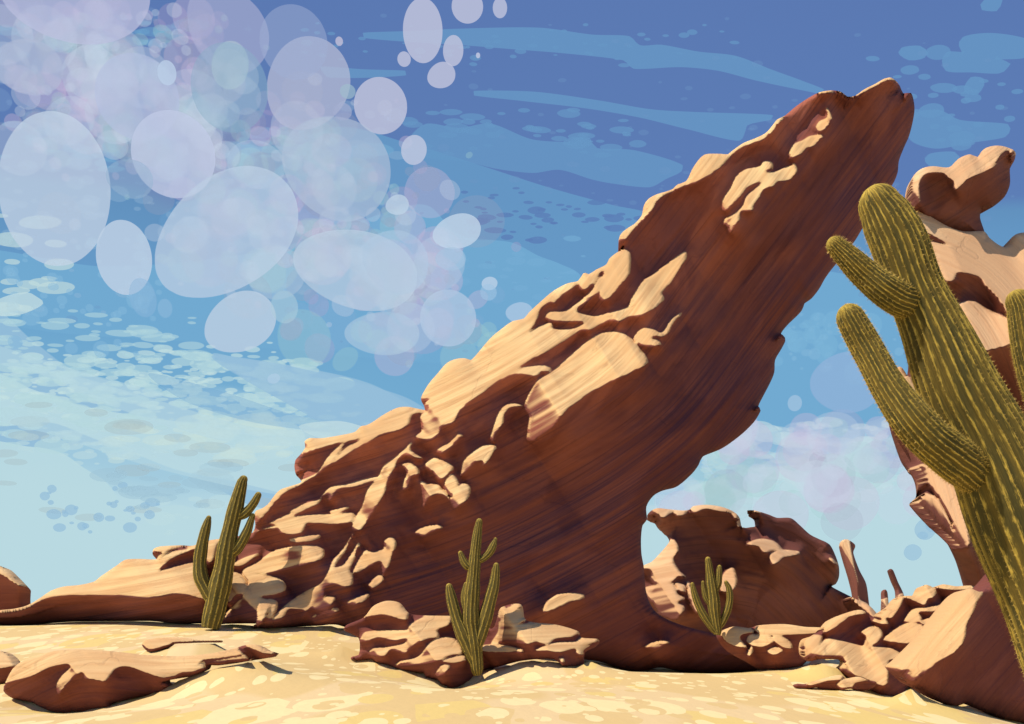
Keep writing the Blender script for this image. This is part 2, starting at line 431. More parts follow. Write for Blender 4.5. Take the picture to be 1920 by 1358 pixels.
whale_l = [
  # long pale top of the low left flank
  Z_(R3, [(-60, 830), (-60, 885), (-10, 872), (20, 868), (60, 864), (100, 857), (130, 845), (200, 810), (300, 795), (440, 795), (560, 800), (640, 808), (700, 800), (770, 787), (840, 795), (900, 812),
     (905, 790), (870, 740), (860, 700), (855, 650), (780, 665), (700, 685), (720, 665), (760, 630), (850, 592), (870, 585), (860, 570), (820, 590), (760, 600), (700, 628),
     (640, 600), (500, 600), (350, 680), (200, 720), (0, 800)]),
  Z_(R3, [(660, 560), (670, 560), (800, 560), (850, 570), (760, 585), (700, 632), (660, 635)]),
  Z_(R3, [(935, 650), (960, 560), (975, 560), (980, 545), (900, 555), (868, 575), (880, 600), (900, 650)]),
  Z_(R3, [(1000, 690), (1060, 700), (1085, 735), (1080, 775), (1040, 800), (1005, 830), (985, 800), (990, 740)]),
  Z_(R3, [(1070, 685), (1130, 650), (1200, 600), (1290, 578), (1380, 575), (1425, 590), (1420, 615), (1350, 640), (1270, 665), (1160, 700), (1100, 690), (1200, 710), (1250, 740), (1255, 770),
     (1210, 790), (1140, 800), (1205, 820), (1220, 840), (1205, 880), (1195, 910), (1110, 910), (1060, 890), (1020, 905), (990, 915), (1000, 870), (1060, 810), (1085, 770), (1095, 740)]),
  Z_(R3, [(1020, 660), (1080, 625), (1140, 608), (1120, 630), (1060, 665)]),
  # broken ridge stair of the left flank
  Z_(R3, [(1090, 400), (1160, 400), (1230, 310), (1340, 280), (1400, 250), (1440, 190), (1500, 130), (1560, 100), (1520, 125), (1490, 170), (1430, 240), (1330, 300), (1270, 330), (1210, 390), (1150, 460), (1128, 482)]),
  Z_(R3, [(1330, 90), (1560, 65), (1588, 75), (1580, 105), (1500, 120), (1400, 150), (1340, 172), (1330, 140)]),
  Z_(R3, [(1120, 515), (1200, 490), (1330, 465), (1450, 440), (1545, 432), (1560, 455), (1540, 475), (1470, 480), (1350, 475), (1330, 500), (1290, 525), (1240, 520), (1225, 500), (1160, 505)]),
  Z_(R3, [(1190, 475), (1260, 440), (1330, 410), (1410, 370), (1380, 400), (1320, 430), (1260, 460), (1210, 478)]),
  Z_(R4, [(350, 240), (470, 180), (530, 160), (600, 170), (590, 185), (545, 200), (530, 240), (490, 260), (430, 275), (390, 300), (330, 330), (270, 370), (220, 400),
     (170, 430), (110, 465), (60, 495), (0, 545), (-20, 560), (10, 500), (80, 470), (140, 440), (200, 410), (250, 370), (300, 320), (350, 290)]),
  Z_(R4, [(545, 300), (540, 330), (585, 362), (560, 360), (520, 348), (490, 375), (480, 400), (455, 450), (440, 500), (410, 550), (385, 590), (350, 632), (322, 625), (330, 590),
     (360, 540), (380, 480), (420, 430), (440, 390), (480, 360), (520, 325)]),
  Z_(R4, [(205, 510), (240, 470), (300, 460), (370, 440), (425, 430), (400, 445), (330, 470), (270, 480), (240, 522), (230, 495)]),
  Z_(R4, [(20, 605), (60, 590), (150, 575), (250, 570), (325, 568), (320, 600), (260, 600), (200, 590), (150, 605), (130, 640), (80, 648), (50, 640), (40, 615)]),
  Z_(R4, [(0, 735), (40, 720), (110, 695), (190, 692), (215, 710), (205, 740), (150, 760), (60, 780), (0, 790)]),
  Z_(R4, [(325, 645), (290, 700), (250, 745), (235, 780), (205, 830), (150, 860), (90, 900), (50, 935), (20, 975), (60, 965), (80, 930), (110, 930), (140, 935), (130, 960), (165, 925), (215, 880),
     (222, 845), (260, 835), (290, 845), (320, 835), (322, 800), (310, 780), (345, 700), (345, 680), (320, 720), (290, 760), (255, 770), (270, 740), (300, 700)]),
  Z_(R4, [(325, 790), (370, 710), (400, 715), (440, 700), (445, 670), (470, 658), (486, 680), (475, 720), (460, 760), (440, 802), (430, 750), (400, 760), (360, 780)]),
  Z_(R4, [(170, 920), (210, 885), (255, 885), (240, 920), (200, 935)]), Z_(R4, [(170, 960), (210, 935), (268, 925), (255, 950), (200, 982), (175, 980)]),
  Z_(R4, [(0, 810), (50, 815), (72, 840), (60, 860), (0, 868)]), Z_(R4, [(0, 895), (38, 900), (30, 940), (0, 958)]),
  # big sunlit shoulder along the crest
  Z_(R7, [(-5, 790), (60, 700), (180, 590), (280, 590), (400, 470), (560, 380), (700, 240), (820, 190), (855, 150), (960, 110), (1000, 70), (990, 120), (930, 180), (900, 230), (830, 225),
     (780, 265), (740, 290), (700, 330), (690, 320), (640, 350), (620, 400), (600, 440), (580, 470), (640, 440), (690, 425), (700, 455), (800, 455), (860, 425), (820, 420), (740, 420),
     (690, 415), (660, 400), (680, 370), (760, 365), (820, 325), (870, 285), (900, 255), (930, 195), (960, 190), (930, 270), (870, 320), (820, 365), (900, 390), (980, 375),
     (1080, 345), (1100, 300), (1160, 210), (1200, 185), (1270, 130), (1370, 62), (1375, 95), (1340, 160), (1300, 220), (1250, 270), (1262, 300), (1230, 340), (1150, 390), (1080, 395),
     (1040, 420), (990, 415), (930, 440), (880, 465), (840, 465), (760, 515), (690, 560), (600, 610), (500, 670), (400, 740), (300, 810), (220, 880), (190, 935), (130, 955), (120, 990), (80, 1020),
     (10, 1015), (0, 1000), (30, 975), (25, 900), (60, 860)]),
  Z_(R7, [(1035, 50), (1085, 65), (1092, 120), (1080, 190), (1040, 240), (1000, 285), (965, 312), (935, 300), (940, 240), (955, 180), (960, 130), (990, 90)]),
  Z_(R7, [(840, 225), (900, 215), (870, 255), (845, 260), (830, 240)]),
  # great boulder face
  Z_(R7, [(620, 720), (700, 670), (780, 600), (860, 530), (940, 480), (1030, 472), (1090, 500), (1140, 555), (1180, 625), (1120, 670), (1020, 715), (920, 765), (820, 830), (760, 880), (700, 960), (650, 990),
     (600, 1028), (568, 1020), (575, 950), (580, 895), (555, 850), (575, 790)]),
  Z_(R7, [(370, 745), (440, 700), (500, 665), (560, 650), (650, 642), (685, 655), (680, 672), (635, 675), (615, 698), (560, 690), (490, 692), (430, 720)]),
  Z_(R7, [(380, 1015), (395, 960), (420, 890), (450, 850), (490, 835), (540, 848), (480, 860), (450, 895), (440, 950), (405, 995), (395, 1030)]),
  Z_(R7, [(230, 1205), (245, 1130), (290, 1085), (350, 1050), (405, 1055), (385, 1100), (350, 1152), (335, 1128), (300, 1140), (260, 1180)]),
  Z_(R7, [(50, 1150), (85, 1115), (130, 1125), (188, 1160), (160, 1200), (125, 1225), (95, 1190)]), Z_(R7, [(145, 1240), (185, 1198), (215, 1240), (190, 1290), (172, 1305), (150, 1275)]),
  Z_(R7, [(25, 1235), (60, 1245), (110, 1250), (150, 1290), (172, 1322), (130, 1300), (90, 1300), (60, 1330), (42, 1370), (38, 1300)]), Z_(R7, [(175, 1325), (195, 1275), (240, 1243), (275, 1262), (270, 1310), (245, 1345), (205, 1372), (190, 1350)]),
  Z_(R4, [(510, 385), (540, 380), (572, 405), (570, 425), (545, 430), (530, 475), (512, 478), (520, 440), (530, 415)]),
  # upper neck
  Z_(R8, [(-5, 1160), (-5, 1108), (40, 1110), (60, 1125), (30, 1145)]),
  Z_(R8, [(215, 1195), (250, 1160), (300, 1165), (330, 1180), (350, 1165), (380, 1120), (425, 1090), (385, 1140), (360, 1190), (330, 1200), (310, 1195), (290, 1205), (320, 1215), (330, 1235), (290, 1243), (245, 1235), (215, 1215)]),
  Z_(R8, [(90, 830), (140, 760), (150, 745), (200, 680), (240, 640), (240, 600), (290, 560), (360, 540), (440, 495), (460, 440), (500, 390), (620, 370), (700, 320), (800, 275), (830, 240), (880, 200),
     (872, 228), (845, 262), (820, 295), (770, 325), (700, 350), (650, 382), (610, 430), (560, 470), (490, 510), (440, 525), (390, 545), (345, 565), (310, 600), (290, 640), (260, 670),
     (225, 700), (195, 735), (175, 765), (160, 765)]),
  Z_(R8, [(1040, 98), (1080, 96), (1100, 106), (1060, 111), (1035, 112)]),
  Z_(R8, [(1100, 88), (1145, 98), (1170, 118), (1200, 110), (1250, 80), (1330, 35), (1365, 33), (1385, 60), (1360, 50), (1320, 62), (1260, 92), (1220, 115), (1180, 128), (1150, 115)]),
  Z_(R8, [(1072, 172), (1092, 210), (1092, 240), (1065, 272), (1035, 284), (1024, 265), (1040, 235), (1075, 215)]),
  Z_(R8, [(908, 404), (908, 370), (930, 335), (965, 320), (1000, 300), (1050, 295), (1055, 308), (1030, 330), (1010, 352), (985, 352), (960, 380), (930, 395)]),
  Z_(R8, [(605, 625), (610, 585), (645, 530), (670, 480), (710, 450), (775, 435), (790, 415), (825, 418), (828, 445), (800, 462), (840, 462), (890, 440), (925, 430), (922, 420), (938, 440), (935, 470), (905, 498), (850, 505),
     (838, 525), (790, 545), (770, 580), (745, 610), (740, 635), (690, 640), (680, 680), (660, 710), (643, 742), (632, 705), (614, 695), (620, 670), (660, 650), (700, 610), (715, 570), (760, 530), (785, 505),
     (720, 530), (690, 570), (650, 610), (620, 638)]),
  # small facets low down
  Z_(R4, [(560, 640), (590, 620), (640, 612), (660, 622), (620, 640), (590, 655)]), Z_(R4, [(640, 330), (690, 300), (720, 270), (735, 275), (700, 315), (660, 345)]),
  Z_(R4, [(300, 905), (350, 880), (385, 872), (370, 895), (330, 915)]), Z_(R4, [(240, 560), (280, 548), (310, 545), (290, 560), (255, 572)]), Z_(R4, [(120, 890), (150, 865), (170, 868), (150, 890), (128, 905)]),
  Z_(R4, [(385, 835), (420, 800), (440, 812), (420, 840), (395, 850)]), Z_(R4, [(80, 670), (140, 655), (200, 650), (180, 668), (110, 680)]), Z_(R4, [(90, 560), (150, 530), (200, 520), (180, 540), (120, 562)]),
  # foot
  Z_(R5, [(150, 905), (210, 880), (260, 885), (240, 905), (190, 920)]),
  Z_(R4, [(1040, 940), (1050, 905), (1090, 875), (1140, 868), (1190, 875), (1185, 892), (1140, 900), (1090, 925)]),
]
spine_w = [(1700, 120), (1530, 350), (1370, 560), (1230, 740), (1080, 850), (860, 960), (600, 1040), (300, 1110), (0, 1150)]
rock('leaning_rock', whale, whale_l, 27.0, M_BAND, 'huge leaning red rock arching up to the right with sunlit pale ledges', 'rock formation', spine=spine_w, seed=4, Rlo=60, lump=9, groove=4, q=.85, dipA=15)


rock('rock_outcrop', Z_(R4, [(300, 985), (365, 957), (400, 915), (450, 895), (500, 903), (535, 942), (600, 950), (700, 952), (780, 962), (845, 1000), (865, 960), (880, 920), (955, 908), (975, 968),
     (1090, 985), (1172, 1010), (1182, 1033), (1250, 1040), (1240, 1065), (1195, 1090), (1192, 1130), (1170, 1147), (1120, 1145), (1090, 1120), (1060, 1112), (960, 1120), (880, 1140),
     (812, 1160), (785, 1172), (758, 1195), (722, 1222), (690, 1228), (657, 1215), (642, 1190), (600, 1187), (590, 1166), (550, 1162), (490, 1150), (430, 1130), (390, 1120), (340, 1128), (312, 1120),
     (316, 1105), (345, 1098), (350, 1060), (345, 1035), (325, 1022), (285, 1003)]),
  [Z_(R4, l) for l in [
   [(355, 1045), (370, 1015), (440, 1008), (530, 1005), (540, 985), (600, 955), (690, 948), (685, 985), (640, 1005), (645, 1030), (600, 1040), (545, 1070), (520, 1095), (470, 1080), (440, 1105), (400, 1105), (385, 1090), (400, 1075), (460, 1070), (520, 1055), (525, 1040), (480, 1047), (420, 1035), (372, 1052)],
   [(480, 1145), (500, 1125), (570, 1105), (620, 1050), (680, 1033), (720, 1050), (735, 1090), (690, 1100), (650, 1120), (580, 1135)], [(660, 1122), (740, 1100), (747, 1120), (700, 1130)],
   [(635, 1168), (660, 1138), (687, 1140), (670, 1170), (645, 1182)], [(368, 958), (400, 915), (450, 893), (500, 900), (530, 950), (520, 970), (440, 950)],
   [(845, 1058), (870, 1010), (880, 915), (900, 925), (957, 905), (972, 965), (940, 985), (1000, 980), (1050, 975), (1090, 983), (1175, 1010), (1150, 1030), (1080, 1040), (1050, 1060), (1010, 1050), (980, 1060), (900, 1050)],
   [(808, 1065), (870, 1060), (960, 1080), (962, 1094), (890, 1090), (808, 1087)], [(1010, 1082), (1080, 1055), (1160, 1050), (1185, 1033), (1252, 1040), (1215, 1080), (1190, 1102), (1163, 1095), (1160, 1075), (1100, 1090), (1060, 1087)],
   [(1093, 1120), (1114, 1113), (1114, 1137), (1098, 1144)]]],
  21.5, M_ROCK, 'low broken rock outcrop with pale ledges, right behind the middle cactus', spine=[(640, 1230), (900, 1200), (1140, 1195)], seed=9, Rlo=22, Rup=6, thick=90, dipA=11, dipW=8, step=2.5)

rock('boulder', Z_(R5, [(158, 295), (175, 270), (205, 257), (260, 262), (330, 268), (360, 262), (372, 248), (430, 241), (500, 249), (560, 272), (590, 300), (602, 346), (640, 346), (678, 338), (680, 308), (650, 292), (622, 278), (622, 268), (660, 267),
     (730, 288), (765, 302), (830, 303), (870, 335), (920, 380), (970, 405), (1010, 425), (1035, 470), (1055, 530), (1055, 580), (1040, 612), (1020, 622), (1060, 645), (1130, 680), (1200, 715), (1250, 775), (1280, 830),
     (1270, 910), (900, 920), (500, 905), (300, 860), (150, 760), (90, 640), (110, 560), (140, 525), (180, 508), (240, 445), (270, 402), (250, 378), (215, 345), (205, 328), (172, 316)]),
  [Z_(R5, l) for l in [
   [(175, 262), (240, 252), (345, 262), (330, 290), (300, 298), (275, 275), (240, 305), (210, 300), (195, 275)], [(358, 262), (375, 240), (440, 233), (570, 268), (560, 282), (500, 275), (430, 262), (385, 285)],
   [(560, 275), (600, 300), (605, 352), (580, 340), (562, 300)], [(615, 270), (625, 262), (685, 272), (682, 292), (650, 288)], [(623, 428), (680, 403), (750, 413), (787, 450), (740, 455), (710, 472), (680, 442)],
   [(738, 472), (780, 453), (868, 462), (865, 480), (800, 490), (745, 530), (733, 500)], [(235, 450), (270, 402), (300, 430), (300, 470), (280, 500), (310, 555), (337, 577), (300, 580), (280, 602), (220, 617), (180, 600), (175, 550), (138, 540), (180, 500)],
   [(150, 630), (280, 612), (300, 660), (332, 680), (300, 700), (332, 722), (295, 782), (215, 757), (200, 720), (153, 670)], [(293, 608), (332, 620), (332, 652), (303, 640)], [(503, 612), (520, 560), (560, 538), (577, 600), (560, 642), (508, 652)],
   [(345, 600), (362, 620), (380, 690), (402, 760), (385, 750), (355, 680)], [(1110, 678), (1200, 712), (1255, 772), (1275, 805), (1230, 790), (1180, 745)], [(1010, 492), (1030, 500), (1045, 530), (1020, 515)]]],
  42.0, M_ROCK2, 'round headed dark boulder far behind, seen through the gap under the leaning rock', spine=[(1180, 1010), (1330, 985), (1480, 1010), (1600, 1120), (1700, 1250)], seed=21, Rlo=50, Rup=8, thick=140, dipA=14, ground=False, groove=3.5)

for nm, ol, lg, dd, lb in (
  ('rock_spire', [(1064, 435), (1073, 407), (1095, 403), (1131, 430), (1122, 465), (1150, 545), (1182, 610), (1197, 710), (1215, 800), (1110, 800), (1125, 680), (1110, 600), (1080, 500)],
   [[(1055, 435), (1070, 400), (1100, 402), (1108, 440), (1125, 530), (1142, 600), (1148, 680), (1190, 708), (1198, 740), (1190, 790), (1110, 790), (1110, 650), (1075, 500)]], 66, 'tallest and thickest of the distant leaning rock spires, its left side sunlit'),
  ('rock_spire', [(1262, 650), (1271, 636), (1281, 648), (1286, 690), (1292, 780), (1262, 780), (1262, 690)], [[(1262, 690), (1284, 680), (1290, 780), (1262, 780)]], 70, 'shortest of the distant rock spires, standing between the thick and the slanting one'),
  ('rock_spire', [(1291, 548), (1299, 539), (1309, 548), (1330, 600), (1360, 668), (1372, 780), (1330, 780), (1328, 650), (1308, 600)], [[(1335, 665), (1362, 662), (1372, 780), (1330, 780)]], 74, 'slim dark rock spire slanting left above the sunlit rubble'),
  ('rock_spire', [(1624, 478), (1632, 468), (1645, 486), (1680, 530), (1700, 620), (1715, 700), (1650, 700), (1655, 570), (1645, 530)], [[(1622, 478), (1630, 465), (1640, 490), (1660, 530), (1665, 560), (1650, 545)]], 60, 'small pointed rock spire close beside the big cactus stem')):
    rock(nm, Z_(R5, ol), [Z_(R5, l) for l in lg], dd, M_ROCK2, lb, 'rock spire', group='rock spires on the skyline', step=1.0, Rlo=7, Rup=3, thick=22, dipA=3, dipW=4, groove=.2, q=.6, seed=31, ground=False, spine=[(1590, 1000), (1640, 1200)])

rock('rock_rubble', Z_(R5, [(490, 845), (560, 811), (640, 818), (680, 805), (800, 799), (900, 812), (985, 818), (1000, 850), (970, 900), (905, 972), (870, 1000), (780, 1012), (690, 1012), (620, 975), (540, 930), (500, 885)]),
  [Z_(R5, l) for l in [[(505, 845), (560, 812), (610, 810), (655, 835), (600, 850), (590, 870), (622, 908), (570, 905), (520, 880)], [(663, 830), (690, 804), (800, 800), (985, 815), (975, 837), (900, 847), (700, 852)],
   [(626, 880), (640, 853), (700, 850), (757, 870), (700, 907), (640, 897)], [(750, 853), (790, 858), (832, 890), (832, 914), (800, 912), (755, 882)], [(723, 925), (760, 908), (792, 925), (760, 944), (730, 942)], [(626, 947), (645, 903), (652, 925), (635, 957)]]],
  25.5, M_ROCK, 'low row of dark rubble with small pale stones between the leaning rock foot and the right boulders', seed=41, Rlo=16, Rup=5, thick=60, dipA=9, dipW=7, step=2.0)

rock('boulder_pile', Z_(R5, [(985, 820), (1020, 780), (1100, 745), (1160, 733), (1220, 768), (1252, 785), (1245, 755), (1310, 710), (1345, 670), (1430, 662), (1460, 613), (1500, 630), (1540, 613), (1600, 622), (1700, 630), (1760, 800), (1700, 1100),
     (1500, 1110), (1395, 1095), (1372, 1095), (1355, 1132), (1310, 1143), (1240, 1131), (1190, 1112), (1130, 1075), (1062, 1012), (1085, 985), (1060, 966), (960, 964), (905, 972), (888, 925), (900, 870), (950, 850)]),
  [Z_(R5, l) for l in [
   [(983, 840), (1000, 795), (1060, 758), (1160, 730), (1175, 752), (1110, 765), (1060, 800), (1000, 842)], [(1215, 785), (1270, 740), (1345, 672), (1357, 672), (1340, 720), (1300, 775), (1275, 770), (1283, 802), (1240, 797)],
   [(1355, 668), (1430, 660), (1460, 608), (1508, 640), (1500, 672), (1470, 687), (1455, 712), (1400, 690)], [(1500, 622), (1540, 610), (1650, 622), (1700, 635), (1590, 642), (1520, 634)],
   [(1360, 787), (1400, 733), (1470, 723), (1572, 703), (1577, 722), (1500, 742), (1430, 747), (1440, 770), (1430, 792), (1380, 792)], [(1430, 790), (1520, 760), (1600, 733), (1500, 807)],
   [(1265, 872), (1340, 810), (1400, 793), (1482, 830), (1440, 872), (1380, 892), (1320, 887)], [(893, 920), (905, 868), (960, 853), (977, 860), (955, 920), (940, 967), (900, 962)],
   [(953, 952), (965, 900), (1000, 870), (1060, 878), (1130, 895), (1170, 900), (1180, 860), (1160, 840), (1200, 813), (1240, 818), (1257, 850), (1230, 890), (1210, 905), (1300, 915), (1357, 950), (1330, 967), (1288, 972), (1275, 1087),
    (1180, 1057), (1062, 1012), (1088, 980), (1065, 967)]]],
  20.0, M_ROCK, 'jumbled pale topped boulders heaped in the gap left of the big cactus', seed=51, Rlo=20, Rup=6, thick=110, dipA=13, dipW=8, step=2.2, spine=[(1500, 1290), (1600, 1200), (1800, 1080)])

rock('boulder', Z_(R5, [(1325, 1012), (1380, 950), (1450, 880), (1500, 820), (1560, 745), (1620, 670), (1665, 633), (1725, 648), (1800, 575), (1870, 500), (1990, 440), (2120, 500), (2150, 900), (2120, 1300), (1985, 1280), (1910, 1262), (1820, 1246), (1780, 1226), (1700, 1195),
     (1640, 1171), (1600, 1186), (1540, 1170), (1480, 1139), (1440, 1112), (1395, 1090)]),
  [Z_(R5, l) for l in [[(1320, 1010), (1380, 935), (1490, 825), (1560, 730), (1620, 645), (1680, 630), (1724, 650), (1700, 700), (1680, 750), (1650, 810), (1640, 880), (1590, 940), (1520, 980), (1470, 1020), (1400, 1072)]]],
  14.5, M_ROCK, 'big dark boulder with one broad pale face under the big cactus', spine=[(1700, 1420), (1800, 1280), (1960, 1100)], seed=61, Rlo=50, Rup=8, thick=200, dipA=18, groove=4)

rock('rock_slab', Z_(R5, [(848, 1094), (860, 1079), (900, 1080), (960, 1062), (1030, 1042), (1072, 1039), (1085, 1055), (1150, 1046), (1190, 1060), (1232, 1072), (1205, 1102), (1145, 1113), (1110, 1101), (1060, 1109), (980, 1105), (950, 1096), (900, 1105)]),
  [Z_(R5, l) for l in [[(905, 1082), (960, 1058), (1072, 1036), (1062, 1060), (1000, 1067), (930, 1087)], [(1046, 1087), (1080, 1056), (1150, 1044), (1192, 1060), (1130, 1077), (1112, 1102), (1080, 1107)]]],
  18.0, M_ROCK, 'thin flat rock slab on the sand in front of the jumbled boulders', seed=71, Rlo=8, Rup=3, thick=50, dipA=5, dipW=5, step=1.6, groove=1)

# tall pillar with a cap stone
piece = bpy.data.objects.new('rock_pillar', None); link(piece)
tag(piece, 'tall pale rock pillar topped by a knobbed stone behind the big cactus', 'rock pillar')
rock('cap_stone', Z_(R6, [(438, 200), (450, 160), (480, 137), (520, 129), (585, 133), (620, 100), (665, 82), (697, 93), (720, 62), (760, 49), (800, 52), (843, 72), (838, 110), (822, 138), (822, 200), (800, 250), (750, 290), (713, 296), (705, 330),
     (722, 385), (725, 420), (640, 410), (580, 390), (500, 345), (462, 285), (440, 240)]),
  [Z_(R6, l) for l in [[(430, 220), (445, 150), (480, 128), (590, 125), (625, 95), (665, 75), (700, 88), (720, 55), (760, 44), (810, 50), (848, 74), (835, 95), (825, 120), (818, 68), (780, 92), (765, 130), (720, 155), (660, 180), (610, 225), (600, 190), (580, 175), (560, 158),
      (500, 160), (475, 180), (465, 215), (468, 280), (445, 260)]]],
  20.5, M_ROCK2, None, None, spine=[(1690, 470), (1780, 430), (1900, 350)], seed=81, Rlo=45, Rup=10, thick=90, dipA=14, ground=False, step=2.2, parent=piece)
rock('pillar_body', [(1692, 377), (1699, 373), (1720, 387), (1740, 403), (1778, 425), (1806, 434), (1846, 434), (1855, 446), (1883, 463), (1902, 441), (1920, 436), (2010, 432), (2040, 700), (2010, 1000), (2010, 1330), (1880, 1330), (1862, 1200), (1845, 1120), (1825, 1060),
     (1808, 1032), (1790, 1012), (1764, 988), (1742, 964), (1727, 945), (1721, 936), (1728, 930), (1738, 922), (1739, 908), (1736, 894), (1728, 880), (1715, 860), (1700, 820), (1688, 780), (1681, 735), (1680, 700), (1684, 686), (1692, 690), (1706, 708), (1722, 690),
     (1730, 600), (1725, 480), (1712, 420)],
  [[(1685, 372), (1700, 366), (1745, 398), (1850, 430), (1862, 445), (1884, 460), (1905, 436), (2015, 428), (2030, 640), (1930, 645), (1908, 630), (1893, 595), (1870, 560), (1845, 535), (1835, 520), (1795, 513), (1788, 528), (1766, 528), (1745, 480), (1740, 455), (1777, 460), (1735, 437), (1715, 430)],
   [(1790, 585), (1800, 570), (1825, 566), (1850, 580), (1900, 605), (1907, 630), (1900, 645), (1870, 655), (1835, 660), (1810, 640)], [(1678, 700), (1684, 680), (1698, 690), (1715, 728), (1748, 780), (1735, 787), (1700, 750), (1682, 725)],
   Z_(R5, [(1425, 60), (1545, 66), (1610, 150), (1650, 300), (1665, 440), (1610, 415), (1575, 300), (1520, 205), (1478, 150)]), Z_(R5, [(1400, 200), (1475, 192), (1512, 212), (1560, 290), (1598, 380), (1640, 450), (1560, 385), (1500, 325), (1450, 275), (1425, 235)])],
  21.0, M_ROCK2, None, None, spine=[(1560, 560), (1760, 620), (1850, 800), (1960, 1200)], seed=91, Rlo=40, Rup=8, thick=160, dipA=16, ground=False, parent=piece)

rock('boulder', [(-70, 1055), (0, 1062), (20, 1078), (44, 1104), (43, 1112), (42, 1130), (46, 1165), (-70, 1168)], [[(-70, 1050), (0, 1056), (22, 1074), (47, 1101), (30, 1096), (0, 1078), (-70, 1072)]],
  36.0, M_ROCK, 'small round topped boulder cut by the left edge of the picture, on the skyline', seed=101, Rlo=14, Rup=8, thick=70, ground=False, step=2.5, dipA=8, dipW=6)
rock('boulder', Z_(R3, [(15, 1212), (25, 1172), (60, 1110), (120, 1070), (220, 1040), (300, 1030), (420, 1032), (560, 1045), (620, 1053), (780, 1060), (860, 1055), (900, 1050), (940, 1045), (1000, 1032), (1035, 1025), (1080, 1010), (1135, 1010), (1180, 1035), (1220, 1045), (1217, 1060),
     (1180, 1067), (1100, 1080), (1040, 1090), (960, 1100), (912, 1100), (905, 1124), (850, 1147), (790, 1157), (735, 1167), (722, 1174), (754, 1196), (735, 1213), (640, 1236), (560, 1251), (492, 1270), (492, 1287), (400, 1300), (290, 1314), (240, 1314), (180, 1287), (140, 1262), (60, 1247)]),
  [Z_(R3, l) for l in [[(5, 1175), (60, 1090), (220, 1025), (420, 1020), (620, 1045), (860, 1045), (940, 1035), (1030, 1015), (1060, 1040), (1095, 1077), (1000, 1084), (1040, 1092), (920, 1102), (905, 1112), (850, 1132), (800, 1135), (750, 1167), (690, 1150), (620, 1125), (560, 1105), (510, 1115),
     (480, 1150), (462, 1172), (420, 1165), (380, 1160), (360, 1130), (300, 1180), (262, 1227), (250, 1190), (270, 1150), (312, 1110), (300, 1095), (220, 1110), (140, 1150), (60, 1172), (20, 1185)], [(1085, 1013), (1140, 1008), (1205, 1043), (1190, 1060), (1140, 1040)]]],
  14.8, M_ROCK, 'long low boulder lying in the sand at the front left, pale on top', spine=[(0, 1300), (140, 1240), (300, 1245), (520, 1240)], seed=111, Rlo=26, Rup=5, thick=110, dipA=12, dipW=8, step=2.2, groove=2.5)
rock('boulder', Z_(R3, [(-90, 1040), (0, 1037), (40, 1060), (66, 1095), (72, 1120), (40, 1170), (0, 1180), (-90, 1185)]), [Z_(R3, [(-90, 1030), (0, 1030), (45, 1065), (70, 1100), (40, 1108), (0, 1115), (-90, 1110)])],
  17.0, M_ROCK, 'small low boulder cut by the left edge, behind the long front boulder', seed=121, Rlo=12, Rup=4, thick=60, dipA=7, dipW=6, step=2.0)
rock('flat_stone', Z_(R3, [(625, 1005), (640, 989), (700, 979), (760, 974), (830, 981), (880, 989), (975, 988), (981, 998), (900, 999), (840, 1001), (762, 1006), (745, 1021), (700, 1036), (650, 1036), (632, 1021)]),
  [Z_(R3, [(620, 1003), (640, 983), (760, 970), (985, 985), (985, 1002), (840, 1001), (750, 1009), (660, 1033), (640, 1022)])],
  17.5, M_ROCK, 'small flat pale stone lying alone on the sand at left', seed=131, Rlo=7, Rup=3, thick=40, dipA=4, dipW=4, step=1.6, groove=.8)

